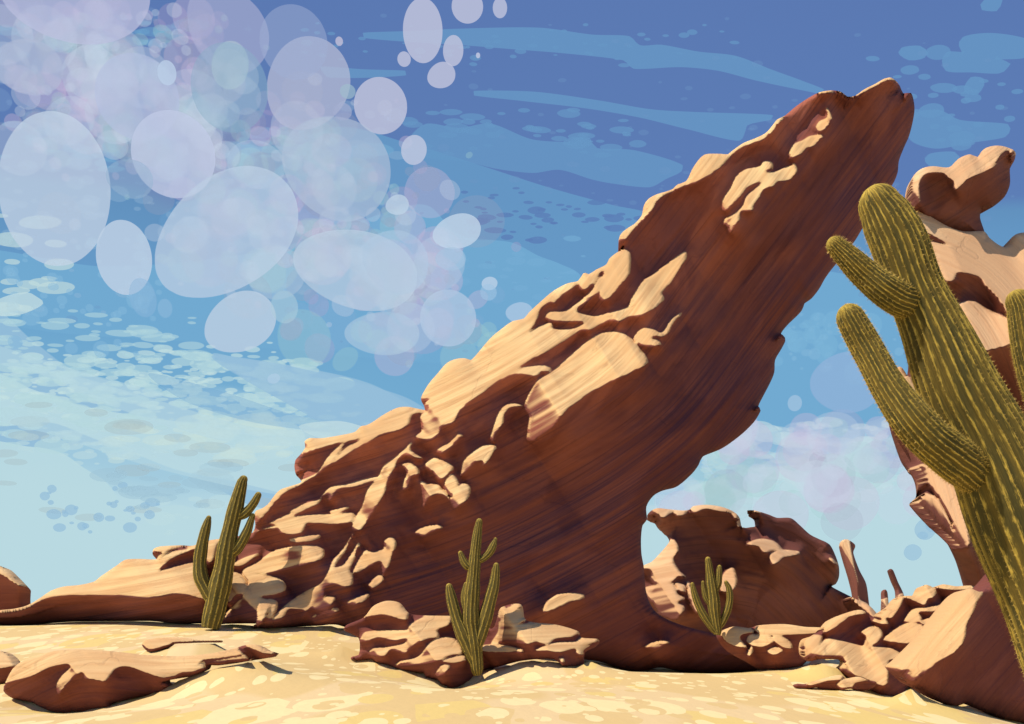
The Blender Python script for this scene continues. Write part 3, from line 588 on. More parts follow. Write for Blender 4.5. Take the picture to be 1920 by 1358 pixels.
# ---------------------------------------------------------------- ground
def build_ground():
    G = np.array(GROUND_PTS)
    xs = np.concatenate([np.linspace(-1500, -45, 24), np.linspace(-40, 40, 230), np.linspace(45, 1500, 24)])
    ys = np.concatenate([np.linspace(-60, 3, 10), np.linspace(4, 60, 240), np.linspace(64, 200, 18), np.linspace(300, 4000, 10)])
    Xg, Yg = np.meshgrid(xs, ys, indexing='ij')
    Zb = 0.06*vnoise(Xg/11, Yg/9, 3)+.01*vnoise(Xg/2.5, Yg/3.5, 5)
    sx_ = np.clip((2-Xg)/9, 0, 1); sx_ = sx_*sx_*(3-2*sx_)
    Zb = Zb+sx_*np.clip(.06*(Yg-5), 0, 1.3)*np.clip((75-Yg)/40, 0, 1)
    num = np.zeros(Xg.shape); den = np.full(Xg.shape, 1e-9); wmax = np.zeros(Xg.shape); wmaxn = np.zeros(Xg.shape)
    for g in G:
        d2 = ((Xg-g[0])**2+(Yg-g[1])**2)
        wgt = np.exp(-d2/(2*0.35**2))*40+np.exp(-d2/(2*1.4**2))+.02*np.exp(-d2/(2*4.5**2))+1e-12
        num += wgt*g[2]; den += wgt; wmax = np.maximum(wmax, np.exp(-d2/(2*6.0**2))); wmaxn = np.maximum(wmaxn, np.exp(-d2/(2*.3**2)))
    f = np.clip(wmax*1.3, 0, 1); f = f*f*(3-2*f)
    Zg = Zb*(1-f)+f*(num/den)
    # the sand dips in front of every rock foot as low as that foot is seen
    gx = G[:, 0]/G[:, 1]; gs = (CAMZ-G[:, 2])/G[:, 1]
    CAP = np.full(Xg.shape, 1e3)
    for j in range(len(ys)):
        yv = ys[j]
        if yv < 2: continue
        m = G[:, 1] > yv+.05
        if not m.any(): continue
        near_ = np.abs((xs/yv)[:, None]-gx[m][None]) < 12/FPX
        slope = np.where(near_, gs[m][None], -1).max(1)
        CAP[:, j] = np.where(slope > 0, CAMZ-slope*yv, 1e3)
    PIN = wmaxn > .9
    Z0 = Zg.copy()
    for _ in range(220):
        Zg = np.where(PIN, Z0, Zg)
        Zg = np.minimum(Zg, CAP)
        A = Zg.copy()
        A[1:-1] = (Zg[:-2]+2*Zg[1:-1]+Zg[2:])/4
        Bq = A.copy(); Bq[:, 1:-1] = (A[:, :-2]+2*A[:, 1:-1]+A[:, 2:])/4
        core = (np.abs(Xg) < 39) & (Yg > 4.2) & (Yg < 59)
        Zg = np.where(core, Bq, Zg)
    Zg = np.where(PIN, Z0, Zg); Zg = np.minimum(Zg, CAP)
    n0, n1 = Xg.shape
    idx = np.arange(n0*n1).reshape(n0, n1)
    F = np.stack([idx[:-1, :-1], idx[1:, :-1], idx[1:, 1:], idx[:-1, 1:]], -1).reshape(-1, 4).tolist()
    m = bpy.data.materials.new('sand'); m.use_nodes = True
    n = NT(m.node_tree)
    geo = n.new('ShaderNodeNewGeometry'); P = geo.outputs['Position']
    P = n.vmul(P, (1, 1, 0))
    warp = n.noise(P, .5, 3); 
    def cells(scale, off, lo, hi, rnd=1.0, sy=.40):
        v = n.new('ShaderNodeTexVoronoi', feature='F1'); v.inputs['Scale'].default_value = scale; v.inputs['Randomness'].default_value = rnd
        nz = n.new('ShaderNodeTexNoise'); n.put(nz.inputs['Vector'], P); nz.inputs['Scale'].default_value = scale*.8
        vv = n.vadd(n.vmul(P, (1, sy, 1)), off)
        vv = n.vadd(vv, n.vmul(nz.outputs['Color'], (.10/scale, .03/scale, 0)))
        n.put(v.inputs['Vector'], vv)
        sp = n.new('ShaderNodeSeparateColor'); n.put(sp.inputs[0], v.outputs['Color'])
        rad = n.math('ADD', n.math('MULTIPLY', sp.outputs[0], hi-lo), lo)
        return n.math('LESS_THAN', v.outputs['Distance'], rad), sp.outputs[1]
    big = n.noise(n.vmul(P, (.5, .15, 1)), .5, 2)
    C1 = (.67, .495, .235); C2 = (.72, .55, .305); C3 = (.72, .55, .21); C4 = (.82, .69, .38)
    col = n.mix(n.sstep(big, .49, .52), C1, C2)
    for sc, off, lo, hi, colr, gate in ((.45, (3, 1, 0), .25, .62, C3, .35), (.7, (9, 2, 0), .2, .55, C4, .45), (.9, (1, 4, 0), .15, .6, C1, .4), (1.1, (6, 3, 0), .15, .55, C3, .35),
                                  (1.4, (2, 14, 0), .1, .55, C4, .4), (2.0, (12, 7, 0), .1, .5, C1, .5), (2.4, (5, 5, 0), .05, .5, C4, .5), (4.5, (2, 8, 0), .05, .5, C4, .6)):
        f, r = cells(sc, off, lo, hi)
        g = n.math('MULTIPLY', f, n.math('GREATER_THAN', r, gate))
        col = n.mix(n.math('MULTIPLY', g, .9), col, colr)
    bs = n.new('ShaderNodeBsdfPrincipled'); n.put(bs.inputs['Base Color'], col)
    bs.inputs['Roughness'].default_value = .95; bs.inputs['Specular IOR Level'].default_value = .1
    bp = n.new('ShaderNodeBump'); bp.inputs['Strength'].default_value = .25; bp.inputs['Distance'].default_value = .05
    n.put(bp.inputs['Height'], n.noise(n.vmul(P, (1, .6, 1)), 6, 5)); n.l.new(bp.outputs[0], bs.inputs['Normal'])
    o = n.new('ShaderNodeOutputMaterial'); n.l.new(bs.outputs[0], o.inputs[0])
    g = mesh_obj('ground', np.stack([Xg, Yg, Zg], -1).reshape(-1, 3), F, m)
    tag(g, kind='structure')

# ---------------------------------------------------------------- cacti
def cactus_mat():
    m = bpy.data.materials.new('cactus_skin'); m.use_nodes = True
    n = NT(m.node_tree)
    rib = n.new('ShaderNodeAttribute', attribute_name='rib').outputs['Fac']
    uv = n.new('ShaderNodeAttribute', attribute_name='skin').outputs['Vector']
    f1 = n.noise(n.vmul(uv, (6, 40, 1)), 2.0, 5, .65)
    f2 = n.noise(n.vmul(uv, (1.2, 3.5, 1)), 1.0, 3, .5)
    f3 = n.noise(n.vmul(uv, (1.5, 60, 1)), 1.0, 4, .6)
    skin = n.mix(n.sstep(f2, .35, .65), (.078, .067, .020), (.155, .112, .024))
    r = n.math('ADD', n.math('MULTIPLY', rib, .65), n.math('ADD', n.math('MULTIPLY', n.math('SUBTRACT', f1, .5), 1.6), n.math('MULTIPLY', n.math('SUBTRACT', n.noise(n.vmul(uv, (5, 9, 1)), 1.5, 3), .5), 1.2)))
    col = n.mix(n.math('MULTIPLY', n.sstep(r, .22, .85), .95), skin, (.66, .48, .09))
    col = n.mix(n.math('MULTIPLY', n.sstep(f3, .52, .66), .6), col, (.045, .045, .016))
    bs = n.new('ShaderNodeBsdfPrincipled'); n.put(bs.inputs['Base Color'], col)
    bs.inputs['Roughness'].default_value = .8; bs.inputs['Specular IOR Level'].default_value = .25
    bp = n.new('ShaderNodeBump'); bp.inputs['Strength'].default_value = .5; bp.inputs['Distance'].default_value = .03
    n.put(bp.inputs['Height'], n.math('SUBTRACT', f1, f3)); n.l.new(bp.outputs[0], bs.inputs['Normal'])
    o = n.new('ShaderNodeOutputMaterial'); n.l.new(bs.outputs[0], o.inputs[0])
    return m
M_CACT = cactus_mat()
M_SPINE = bpy.data.materials.new('spine'); M_SPINE.use_nodes = True
_n = NT(M_SPINE.node_tree); _b = _n.new('ShaderNodeBsdfPrincipled'); _o = _n.new('ShaderNodeOutputMaterial')
_g = _n.new('ShaderNodeNewGeometry')
_n.put(_b.inputs['Base Color'], _n.mix(_n.noise(_g.outputs['Position'], 9, 3), (.75, .52, .10), (.45, .30, .08))); _b.inputs['Roughness'].default_value = .6
_n.l.new(_b.outputs[0], _o.inputs[0])

def limb(name, path, Yd, parent, ribs=14, seg=7, round_base=False, twist=0.0, dy=None, spines=False):
    """path: (x, y, r) in photograph pixels, base first, tip last"""
    A = np.array(path, float)
    C = smooth_poly(A[:, :3]*[1, 1, 1], max(2.0, A[:, 2].max()/8), closed=False)
    if dy is None: dy = [0]*len(A)
    # depth offsets follow along the path
    tt = np.linspace(0, 1, len(C)); Dv = Yd+np.interp(tt, np.linspace(0, 1, len(A)), dy)
    P = np.stack([at(x, y, d) for (x, y, _), d in zip(C, Dv)]); r = np.abs(C[:, 2])*Dv/FPX
    # rounded tip
    L = np.concatenate([[0], np.cumsum(np.linalg.norm(np.diff(P, axis=0), axis=1))])
    tipd = L[-1]-L; R0 = np.interp(max(L[-1]-r[-1]*1.2, 0), L, r)
    T = np.gradient(P, axis=0); T /= np.linalg.norm(T, axis=1)[:, None]
    # add dome rings
    k = 7; dome = []; rd = []
    for j in range(1, k+1):
        a = j/k*math.pi/2
        dome.append(P[-1]+T[-1]*r[-1]*1.15*math.sin(a)); rd.append(max(r[-1]*math.cos(a), r[-1]*.03))
    P = np.concatenate([P, dome]); T = np.concatenate([T, np.repeat(T[-1:], k, 0)]); r = np.concatenate([r, rd])
    L = np.concatenate([[0], np.cumsum(np.linalg.norm(np.diff(P, axis=0), axis=1))])
    n = ribs*seg; V_ = []; rib = []; uv = []
    for i in range(len(P)):
        t = T[i]; sx = np.cross(t, [0, 1, 0]); sx /= np.linalg.norm(sx); sy = np.cross(sx, t)
        a = np.arange(n)/n*2*math.pi+twist*L[i]
        ph = (np.arange(n)/seg) % 1
        cr = 1-np.abs(np.sin(math.pi*ph))**.8
        wob = 1+.03*math.sin(L[i]*3.1/max(R0, .05)*.3)
        rr = r[i]*(0.915+0.09*cr)*wob
        V_.append(P[i]+rr[:, None]*(np.cos(a)[:, None]*sx+np.sin(a)[:, None]*sy))
        cr = np.maximum(cr, min(1.0, max(0.0, (i-(len(P)-9))/6.0))*1.1)
        rib.append(cr); uv.append(np.stack([np.full(n, L[i]/R0*.25), a/(2*math.pi)*4, np.zeros(n)], 1))
    if spines:
        rg = random.Random(len(P)); sv = []; sf = []
        rowstep = max(1, int(round(.05/max(np.median(np.diff(L)), 1e-4))))
        Sx = 0.011
        for k_ in range(ribs):
            acc = rg.random()*.05
            for i in range(1, len(P)-1):
                acc += L[i]-L[i-1]
                while acc > .035:
                    acc -= .035
                    c0 = V_[i][k_*seg]; out_ = c0-P[i]; out_ = out_/np.linalg.norm(out_); tn = T[i]; sd_ = np.cross(out_, tn)
                    base = c0-tn*acc
                    for q_ in range(3):
                        dr = out_+tn*rg.uniform(-.9, .9)+sd_*rg.uniform(-.9, .9); dr /= np.linalg.norm(dr)
                        ln = rg.uniform(.012, .026); o_ = len(sv)
                        sv += [base+sd_*.0014-out_*.002, base-sd_*.0014-out_*.002, base+tn*.0014-out_*.002, base+dr*ln]
                        sf += [(o_, o_+1, o_+3), (o_+1, o_+2, o_+3), (o_+2, o_, o_+3)]
        spikes = (sv, sf)
    V_ = np.concatenate(V_); F = []
    for i in range(len(P)-1):
        for j in range(n):
            j2 = (j+1) % n
            F.append((i*n+j, (i+1)*n+j, (i+1)*n+j2, i*n+j2))
    F.append(tuple(range(n))); F.append(tuple((len(P)-1)*n+j for j in reversed(range(n))))
    o = mesh_obj(name, V_, F, M_CACT, parent, attrs={'rib': np.concatenate(rib), 'skin': np.concatenate(uv)})
    if spines: tag(mesh_obj('spines', spikes[0], spikes[1], M_SPINE, o, smooth=False), kind='stuff')
    return o

def cactus(label, base, Yd, trunk, arms, ribs=12, **kw):
    e = bpy.data.objects.new('saguaro_cactus', None); link(e)
    tag(e, label, 'cactus', 'saguaro cacti')
    e.location = at(base[0], base[1], Yd)
    bpy.context.view_layer.update()
    inv = Matrix.Translation(-e.location)
    def fix(o): o.matrix_parent_inverse = inv
    fix(limb('trunk', trunk, Yd, e, ribs, **kw))
    for a in arms:
        off = a[1] if isinstance(a, tuple) and isinstance(a[1], list) else None
        fix(limb('arm', a[0] if off else a, Yd, e, max(8, ribs-3), dy=off, **kw))
    return e

def ZR(reg, pts):
    x0, y0, k = reg
    return [(x0+x/k, y0+y/k, r/k) for x, y, r in pts]

WH = 'huge leaning red rock arching up to the right with sunlit pale ledges'
OC = 'low broken rock outcrop with pale ledges, right behind the middle cactus'
yl = min(surf_Y(WH, 396, 1165), surf_Y(WH, 420, 1100), surf_Y(WH, 440, 1050))-.75
cactus('tall three armed cactus on the left, before the low flank of the leaning rock', (396, 1172), yl,
  ZR(R3, [(928, 935, 38), (934, 905, 42), (948, 850, 47), (966, 770, 48), (985, 680, 44), (998, 600, 42), (1012, 520, 37), (1035, 420, 34), (1055, 340, 29), (1068, 290, 22), (1072, 282, 18)]),
  [ZR(R3, [(945, 830, 24), (915, 775, 32), (885, 710, 32), (880, 640, 29), (890, 570, 26), (903, 510, 22), (915, 465, 16), (919, 452, 12)]),
   ZR(R3, [(1050, 448, 14), (1075, 432, 21), (1100, 408, 19), (1122, 378, 18), (1137, 350, 14)]),
   ZR(R3, [(1010, 615, 16), (1040, 590, 24), (1065, 555, 23), (1088, 510, 20), (1104, 465, 16), (1112, 442, 12)])], ribs=12)
ym = min(surf_Y(OC, 890, 1255), surf_Y(OC, 870, 1220), surf_Y(OC, 900, 1230), surf_Y(OC, 860, 1190))-.35
cactus('five armed cactus in the middle, in front of the low broken rock outcrop', (895, 1262), ym,
  ZR(R4, [(792, 1175, 14), (790, 1155, 22), (785, 1100, 27), (778, 1040, 30), (768, 970, 32), (770, 880, 30), (777, 800, 25), (785, 700, 20), (793, 630, 16), (798, 600, 13)]),
  [ZR(R4, [(790, 1150, 16), (765, 1085, 26), (738, 1020, 28), (715, 960, 24), (698, 900, 21), (688, 855, 17), (686, 845, 14)]),
   ZR(R4, [(785, 1080, 18), (800, 1030, 26), (820, 965, 27), (840, 890, 25), (855, 830, 20), (861, 780, 16), (862, 765, 12)]),
   ZR(R4, [(775, 775, 10), (755, 765, 15), (740, 745, 15), (729, 718, 10)]), ZR(R4, [(785, 750, 10), (815, 735, 13), (838, 712, 15), (852, 685, 13), (859, 665, 7)]),
   ZR(R4, [(765, 960, 12), (748, 915, 16), (744, 870, 14), (748, 835, 9)])], ribs=12)
yr = min(surf_Y(WH, 1340, 1185), surf_Y(WH, 1320, 1180), surf_Y(WH, 1300, 1170))-.5
yr = min(yr, 25.0)
cactus('smallest cactus, at the right foot of the leaning rock, before the far round boulder', (1345, 1188), yr,
  ZR(R5, [(485, 850, 16), (487, 830, 19), (480, 790, 24), (473, 740, 28), (468, 680, 30), (458, 610, 25), (450, 550, 19), (443, 500, 14)]),
  [ZR(R5, [(480, 840, 12), (450, 800, 18), (415, 745, 19), (390, 690, 17), (375, 640, 14), (370, 615, 10)]), ZR(R5, [(485, 825, 10), (510, 790, 17), (535, 730, 18), (545, 680, 16), (540, 630, 14), (528, 606, 10)]),
   ZR(R5, [(475, 650, 12), (490, 610, 17), (494, 560, 15), (496, 535, 11)]), ZR(R5, [(462, 720, 10), (435, 680, 14), (422, 635, 11), (419, 605, 8)])], ribs=10)
cactus('huge close cactus leaning in from the right edge of the picture', (2090, 1600), 6.0,
  [(2105, 1610, 80), (2095, 1500, 86), (2058, 1350, 86), (2003, 1200, 86), (1942, 1050, 86), (1893, 930, 82), (1850, 830, 76), (1797, 730, 67), (1751, 620, 56), (1715, 540, 50), (1687, 460, 48), (1660, 405, 42), (1650, 388, 36)],
  [([(1722, 575, 24), (1690, 563, 29), (1655, 541, 29), (1620, 512, 25), (1590, 483, 21), (1568, 462, 17)], [0, -.1, -.12, -.1, -.1, -.1]),
   ([(1835, 900, 30), (1792, 862, 40), (1742, 822, 38), (1700, 775, 34), (1662, 720, 31), (1632, 665, 28), (1607, 620, 26), (1595, 598, 25)], [0, -.2, -.25, -.25, -.2, -.15, -.1, -.1]),
   ([(1985, 1060, 30), (1990, 950, 36), (1985, 850, 34), (1960, 760, 32), (1940, 690, 30), (1925, 630, 28), (1915, 580, 25), (1910, 568, 22)], [.1, .1, .1, .1, .1, .1, .1, .1])], ribs=26, seg=5, spines=True)

# ---------------------------------------------------------------- clouds and bubbles, far behind
def glow_mat(name, col, alpha):
    m = bpy.data.materials.new(name); m.use_nodes = True
    n = NT(m.node_tree)
    e = n.new('ShaderNodeEmission'); n.put(e.inputs[0], lin(col))
    t = n.new('ShaderNodeBsdfTransparent'); mx = n.new('ShaderNodeMixShader')
    mx.inputs[0].default_value = 1-math.sqrt(1-alpha)
    n.l.new(t.outputs[0], mx.inputs[1]); n.l.new(e.outputs[0], mx.inputs[2])
    o = n.new('ShaderNodeOutputMaterial'); n.l.new(mx.outputs[0], o.inputs[0])
    return m

def egg(cx, cy, rx, ry, rot, Yd, nu=40, nv=14, egginess=0.0):
    """ellipsoid verts/faces, sizes in photograph pixels at distance Yd"""
    k = Yd/FPX; V_ = []; F = []
    c = at(cx, cy, Yd); cr, sr = math.cos(math.radians(rot)), math.sin(math.radians(rot))
    dp = min(rx, ry)*.8
    for i in range(nv+1):
        b = -math.pi/2+math.pi*i/nv
        for j in range(nu):
            a = 2*math.pi*j/nu
            x = rx*math.cos(b)*math.cos(a); z = ry*math.cos(b)*math.sin(a)*(1+egginess*math.cos(b)*math.cos(a)); y = dp*math.sin(b)
            V_.append((c[0]+(x*cr-z*sr)*k, c[1]+y*k, c[2]+(x*sr+z*cr)*k))
    for i in range(nv):
        for j in range(nu):
            F.append((i*nu+j, (i+1)*nu+j, (i+1)*nu+(j+1) % nu, i*nu+(j+1) % nu))
    return V_, F

class Pack:
    def __init__(s): s.v = []; s.f = []
    def add(s, vf):
        o = len(s.v); s.v += vf[0]; s.f += [tuple(i+o for i in q) for q in vf[1]]

def slab(poly, Yd, thick=12.0):
    S = smooth_poly(poly, 8.0); n = len(S)
    V_ = [tuple(at(x, y, Yd)) for x, y in S]; V_ += [(a, b+thick, c) for a, b, c in V_]
    F = [tuple(range(n)), tuple(range(2*n-1, n-1, -1))]+[(i, i+n, (i+1) % n+n, (i+1) % n) for i in range(n)]
    return V_, F

clouds = bpy.data.objects.new('sky_clouds', None); link(clouds); tag(clouds, kind='structure')
LAYERS = [
 ((103, 150, 196), .85, 1500, [
   [(680, 62), (780, 58), (860, 54), (1010, 52), (1110, 65), (1180, 68), (1200, 85), (1240, 84), (1310, 97), (1380, 105), (1445, 130), (1500, 150), (1545, 168), (1500, 160), (1420, 143), (1350, 125), (1280, 118), (1190, 121), (1170, 105), (1060, 92), (960, 84), (860, 76), (760, 70)],
   [(888, 171), (1000, 172), (1120, 188), (1220, 205), (1300, 210), (1448, 216), (1405, 228), (1390, 257), (1290, 235), (1200, 213), (1100, 196), (980, 182)],
   [(770, 255), (800, 232), (860, 240), (920, 232), (1000, 262), (1110, 268), (1120, 278), (1190, 282), (1280, 310), (1250, 330), (1220, 345), (1150, 338), (1110, 330), (1050, 312), (1000, 318), (930, 310), (870, 296), (800, 290), (770, 275)],
   [(1805, 70), (1860, 62), (1930, 75), (1930, 100), (1870, 105), (1895, 120), (1880, 130), (1830, 128), (1780, 125), (1775, 98), (1810, 96)], [(1712, 215), (1760, 206), (1800, 225), (1890, 233), (1892, 250), (1820, 262), (1760, 272), (1712, 255)],
   [(1690, 90), (1725, 86), (1740, 100), (1710, 105)], [(1740, 290), (1790, 285), (1800, 305), (1760, 312)], [(1820, 145), (1845, 148), (1840, 170), (1815, 165)], [(1845, 0), (1880, 0), (1876, 12), (1848, 10)], [(600, 125), (680, 130), (760, 133), (690, 138), (610, 137)]]),
 ((102, 152, 197), .9, 1460, [
   [(620, 240), (770, 270), (900, 310), (1030, 352), (1150, 385), (1215, 402), (1190, 440), (1230, 470), (1500, 520), (1500, 640), (1100, 640), (600, 560), (300, 420), (500, 330)], [(1560, 380), (1600, 420), (1600, 560), (1480, 560), (1520, 470)]]),
 ((114, 170, 209), .9, 1420, [
   [(720, 400), (800, 385), (860, 440), (960, 455), (1010, 480), (1050, 495), (1090, 520), (1100, 640), (900, 680), (400, 640), (0, 600), (-60, 470), (200, 500), (500, 470)], [(1480, 520), (1560, 510), (1700, 560), (1700, 760), (1400, 800), (1420, 620)]]),
 ((148, 189, 217), .9, 1380, [
   [(398, 664), (450, 672), (560, 688), (700, 722), (810, 790), (770, 800), (620, 800), (540, 755), (460, 710)],
   [(-60, 560), (60, 640), (130, 690), (300, 740), (520, 800), (640, 815), (600, 920), (480, 950), (330, 870), (180, 830), (-60, 830)]]),
 ((185, 217, 225), .92, 1340, [
   [(-60, 842), (60, 838), (110, 848), (150, 875), (190, 900), (212, 928), (222, 952), (262, 985), (285, 960), (320, 948), (350, 950), (420, 985), (440, 1010), (440, 1200), (-60, 1200)],
   [(-20, 700), (60, 730), (150, 760), (260, 780), (420, 800), (560, 800), (560, 935), (520, 922), (430, 900), (330, 880), (250, 850), (170, 820), (90, 790), (-20, 790)],
   [(1190, 1000), (1260, 930), (1330, 900), (1400, 880), (1500, 870), (1560, 850), (1640, 860), (1760, 900), (1760, 1200), (1190, 1200)]]),
]
for li, (c, al, Yd, polys) in enumerate(LAYERS):
    pk = Pack()
    for i, p in enumerate(polys): pk.add(slab(p, Yd+i*1.3))
    o = mesh_obj('cloud_bank', pk.v, pk.f, glow_mat('cloud_layer', c, al), clouds, smooth=False)
rng = random.Random(5)
CL = [
 (0, 640, 560, 800, 240, 5, 22, .36, (196, 225, 226), .6), (0, 740, 700, 880, 160, 5, 26, .36, (188, 218, 224), .55), (1220, 780, 1800, 960, 150, 6, 34, .5, (196, 220, 228), .4), (0, 0, 1900, 700, 260, 3, 12, .5, (110, 150, 196), .3),
 (0, 180, 760, 620, 160, 5, 24, .6, (150, 185, 215), .3), (0, 380, 120, 600, 14, 14, 46, .32, (196, 222, 222), .6), (700, 430, 1100, 600, 60, 4, 20, .35, (118, 172, 211), .6), (1480, 560, 1700, 700, 40, 3, 12, .9, (135, 185, 218), .45),
 # x0, y0, x1, y1, count, rx lo/hi, flatness, colour, alpha
 (0, 560, 420, 720, 70, 8, 34, .28, (178, 214, 222), .55), (0, 640, 640, 860, 190, 10, 34, .36, (182, 216, 222), .6), (200, 760, 560, 880, 50, 14, 46, .34, (200, 224, 220), .45),
 (0, 230, 700, 330, 60, 12, 44, .3, (120, 175, 212), .45), (0, 20, 360, 110, 30, 14, 40, .3, (110, 165, 206), .45), (560, 40, 1420, 130, 60, 4, 12, .4, (103, 150, 196), .7),
 (760, 190, 1200, 300, 50, 8, 26, .35, (103, 150, 196), .7), (860, 340, 1200, 460, 50, 6, 22, .35, (92, 126, 182), .8), (1600, 80, 1920, 300, 40, 8, 26, .45, (103, 150, 196), .75), (1300, 760, 1780, 900, 70, 10, 32, .4, (190, 218, 226), .6),
 (0, 700, 560, 1000, 26, 22, 50, .3, (168, 186, 190), .35), (300, 930, 460, 1010, 12, 8, 30, .4, (190, 220, 225), .5), (1450, 560, 1640, 720, 26, 8, 26, .9, (125, 180, 215), .5), (0, 440, 300, 680, 50, 5, 16, .95, (135, 185, 218), .45), (80, 900, 300, 1000, 30, 4, 16, .8, (148, 189, 217), .7), (1690, 950, 1800, 1060, 8, 10, 22, .95, (148, 189, 217), .6), (200, 850, 420, 960, 22, 14, 46, .35, (160, 196, 214), .5),
]
depth = 1300.0
for x0, y0, x1, y1, cnt, lo, hi, fl, c, al in CL:
    pk = Pack()
    for i in range(cnt):
        rx = lo+(hi-lo)*rng.random()**2
        depth -= .3
        pk.add(egg(rng.uniform(x0, x1), rng.triangular(y0, y1), rx, rx*fl*rng.uniform(.7, 1.2), rng.uniform(-4, 2), depth-rng.random(), 22, 6))
    mesh_obj('cloud_puffs', pk.v, pk.f, glow_mat('puff', c, al), clouds)
STREAKS = [((184, 216, 226), .5, [[(-40, 735), (80, 775), (240, 830), (420, 880), (590, 915), (600, 935), (440, 912), (260, 868), (90, 812), (-40, 775)], [(120, 700), (300, 752), (470, 800), (620, 812), (600, 828), (450, 830), (280, 786), (120, 722)],
    [(-40, 640), (60, 668), (180, 705), (300, 735), (280, 742), (150, 722), (40, 690), (-40, 668)]]),
  ((122, 172, 211), .4, [[(280, 700), (420, 735), (560, 780), (700, 800), (620, 806), (470, 788), (340, 748)]]),
  ((150, 190, 218), .75, [[(400, 666), (560, 690), (760, 745), (820, 795), (700, 800), (620, 795), (520, 745), (450, 705)]]),
  ((196, 222, 226), .7, [[(560, 800), (640, 790), (700, 812), (640, 830)], [(0, 560), (50, 548), (70, 562), (30, 582), (-20, 584)]])]
for c, al, polys in STREAKS:
    pk = Pack()
    for p in polys:
        depth -= 14; pk.add(slab(p, depth, 8))
    mesh_obj('cloud_streak', pk.v, pk.f, glow_mat('cloud_streak', c, al), clouds, smooth=False)
# the froth of faint small bubbles
FR = [((140, 175, 215), .18), ((178, 166, 205), .24), ((165, 208, 208), .26), ((205, 190, 220), .28), ((160, 165, 188), .20), ((200, 214, 232), .26)]
for ci, (c, al) in enumerate(FR):
    pk = Pack()
    for i in range(115):
        t = rng.random()**.8
        if rng.random() < .72:
            cx = 80+t*760+rng.gauss(0, 85); cy = 60+t*520+rng.gauss(0, 110)
        else:
            cx = rng.uniform(0, 420); cy = rng.uniform(20, 280)
        r = rng.choice([6, 8, 10, 12, 16, 20, 26, 34, 50])*rng.uniform(.7, 1.25)
        depth -= .5
        if cy < 700: pk.add(egg(cx, cy, r, r*rng.uniform(.7, 1.1), rng.uniform(-40, 40), depth, 30, 8))
    for i in range(5 if ci in (0, 1, 4) else 20):
        r = rng.uniform(14, 54); depth -= .5
        pk.add(egg(rng.uniform(1240, 1760), rng.uniform(800, 980), r, r*rng.uniform(.8, 1.1), rng.uniform(-30, 30), depth, 30, 8))
    tag(mesh_obj('bubble_froth', pk.v, pk.f, glow_mat('froth', c, al)), kind='stuff')
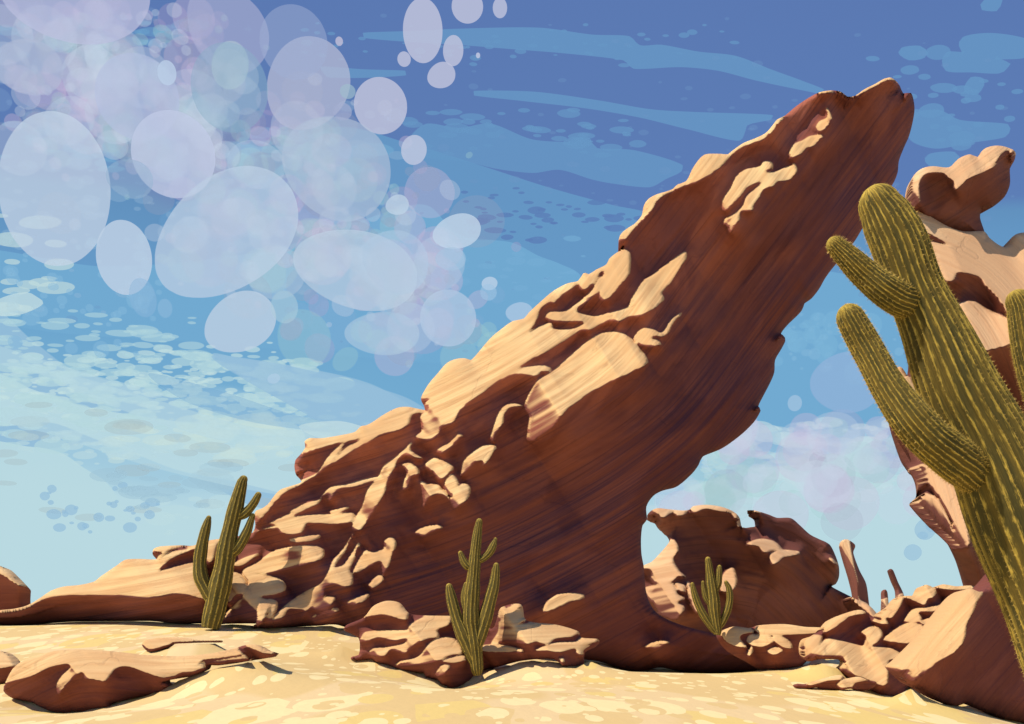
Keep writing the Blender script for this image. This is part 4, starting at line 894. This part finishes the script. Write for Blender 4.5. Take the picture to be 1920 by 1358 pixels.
BUB = [ # R1 coords cx cy rx ry rot col alpha label
 (280, -35, 277, 178, 0, (188, 192, 222), .68, 'huge wide bubble cut by the top edge at the left corner'),
 (105, 253, 126, 94, 0, (180, 190, 215), .55, 'wide bubble cut by the left edge, just under the one in the top left corner'),
 (207, 710, 194, 280, -3, (196, 212, 230), .68, 'tallest upright oval bubble near the left edge'),
 (515, 365, 150, 148, 0, (180, 192, 222), .62, 'round bluish bubble with a tiny bright bubble over its upper right rim'),
 (650, 580, 151, 152, 0, (192, 202, 228), .75, 'clear round bubble below and right of the bluish one'),
 (465, 965, 99, 137, 3, (192, 210, 230), .78, 'upright egg shaped pale bubble beside the foot of the tallest oval'),
 (845, 880, 300, 190, 38, (190, 208, 228), .66, 'largest slanting oval bubble in the middle of the cloud'),
 (1150, 318, 172, 142, 52, (186, 192, 216), .62, 'slanting oval bubble left of the lone round one'),
 (1425, 397, 99, 97, 0, (190, 195, 220), .8, 'lone perfectly round bubble at the right of the cloud'),
 (1583, 115, 74, 116, 0, (190, 195, 220), .82, 'tall upright bubble near the top right of the cloud'),
 (1697, 190, 38, 55, -4, (190, 195, 220), .8, 'small upright oval bubble right of the tall upright one'),
 (1652, 283, 54, 43, 22, (190, 195, 220), .8, 'small tilted bubble below the tall upright one'),
 (1750, 25, 59, 56, 0, (190, 195, 220), .8, 'round bubble cut by the top edge right of the tall upright one'),
 (1872, 30, 27, 36, 0, (188, 194, 220), .8, 'small oval bubble at the top edge, farthest right of all'),
 (1513, 222, 25, 26, 0, (190, 195, 220), .8, 'little round bubble touching the lower left of the tall upright one'),
 (1550, 562, 47, 53, -20, (190, 200, 224), .8, 'small egg bubble below the lone round one'),
 (1710, 868, 92, 60, 15, (192, 212, 232), .78, 'wide tilted bubble floating just right of the cloud'),
 (1687, 970, 57, 42, 0, (170, 200, 226), .5, 'fainter oval bubble directly under the wide tilted one'),
 (898, 1210, 140, 102, 30, (192, 210, 228), .72, 'slanting oval bubble at the bottom of the cloud'),
 (1330, 1010, 235, 140, -12, (190, 208, 226), .6, 'broad milky bubble low in the cloud'),
 (1470, 985, 134, 115, 0, (180, 204, 228), .45, 'rounded bubble overlapping the right end of the broad milky one'),
 (1258, 630, 205, 178, -22, (180, 196, 218), .55, 'big greyish bubble right of the centre of the cloud'),
 (850, 110, 165, 135, -48, (172, 178, 212), .55, 'big violet tinted bubble cut by the top edge'),
 (1100, 160, 125, 125, 0, (160, 176, 212), .42, 'faint round bubble right of the violet tinted one'),
 (862, 245, 66, 86, -15, (182, 206, 214), .5, 'greenish oval bubble below the violet tinted one'),
 (860, 330, 140, 155, 0, (140, 178, 202), .42, 'dim green blue round bubble behind the greenish oval'),
 (1678, 1192, 105, 103, 0, (184, 204, 228), .62, 'round bubble at the lower right of the cloud, nearest the rock crest'),
 (1430, 1250, 140, 78, 0, (180, 206, 226), .5, 'low wide bubble beside the lower right round one'),
 (1487, 768, 44, 35, 15, (192, 212, 230), .7, 'small tilted bubble at the right rim of the greyish one'),
 (1833, 1062, 30, 24, 10, (188, 210, 232), .75, 'tiny oval bubble floating well right of the lower bubbles'),
 (1829, 1095, 31, 30, 0, (160, 196, 226), .55, 'tiny faint bubble under the tiny oval one'),
 (1945, 1172, 52, 38, 0, (176, 202, 228), .7, 'small bubble half hidden behind the rock crest'),
 (625, 273, 34, 44, 0, (186, 205, 230), .8, 'tiny bright bubble on the rim of the bluish round one'),
 (1270, 155, 14, 16, 0, (190, 190, 215), .8, 'speck of a bubble between the violet and the tall upright ones'),
 (1790, 208, 8, 10, 0, (192, 200, 225), .85, 'tiniest bubble, alone right of the small upright oval'),
 (535, 1115, 48, 73, 12, (140, 182, 218), .45, 'faint upright bubble under the pale egg shaped one'),
 (618, 1155, 26, 35, 0, (140, 184, 218), .6, 'small faint bubble beside the faint upright one'),
 (485, 670, 86, 68, -8, (150, 180, 208), .5, 'dim wide bubble between the tallest oval and the clear round one'),
 (1065, 1150, 50, 60, 0, (176, 206, 220), .5, 'small pale bubble right of the bottom slanting oval'),
 (1283, 418, 34, 30, 0, (165, 175, 208), .6, 'small greyish bubble left of the lone round one'),
 (1302, 343, 29, 25, 0, (160, 190, 205), .6, 'small greenish bubble touching the slanting oval near the lone round one'),
 (3168, 1432, 132, 112, 0, (150, 180, 218), .62, 'large lavender bubble between the leaning rock and the big cactus'),
 (2976, 1510, 26, 30, 0, (170, 200, 226), .6, 'small bubble low left of the large lavender one'),
 (1025, 1418, 24, 18, 20, (175, 205, 228), .75, 'small lone bubble under the bottom slanting oval'),
]
for cx, cy, rx, ry, rot, c, al, lb in BUB:
    depth -= 3
    v, f = egg(cx/1.997, cy/1.997, rx/1.997, ry/1.997, rot, depth, 64, 20, egginess=.12 if rx > ry+8 else 0)
    tag(mesh_obj('bubble', v, f, glow_mat('bubble_film', c, al)), lb, 'bubble', 'pale bubbles drifting in the sky')

build_ground()
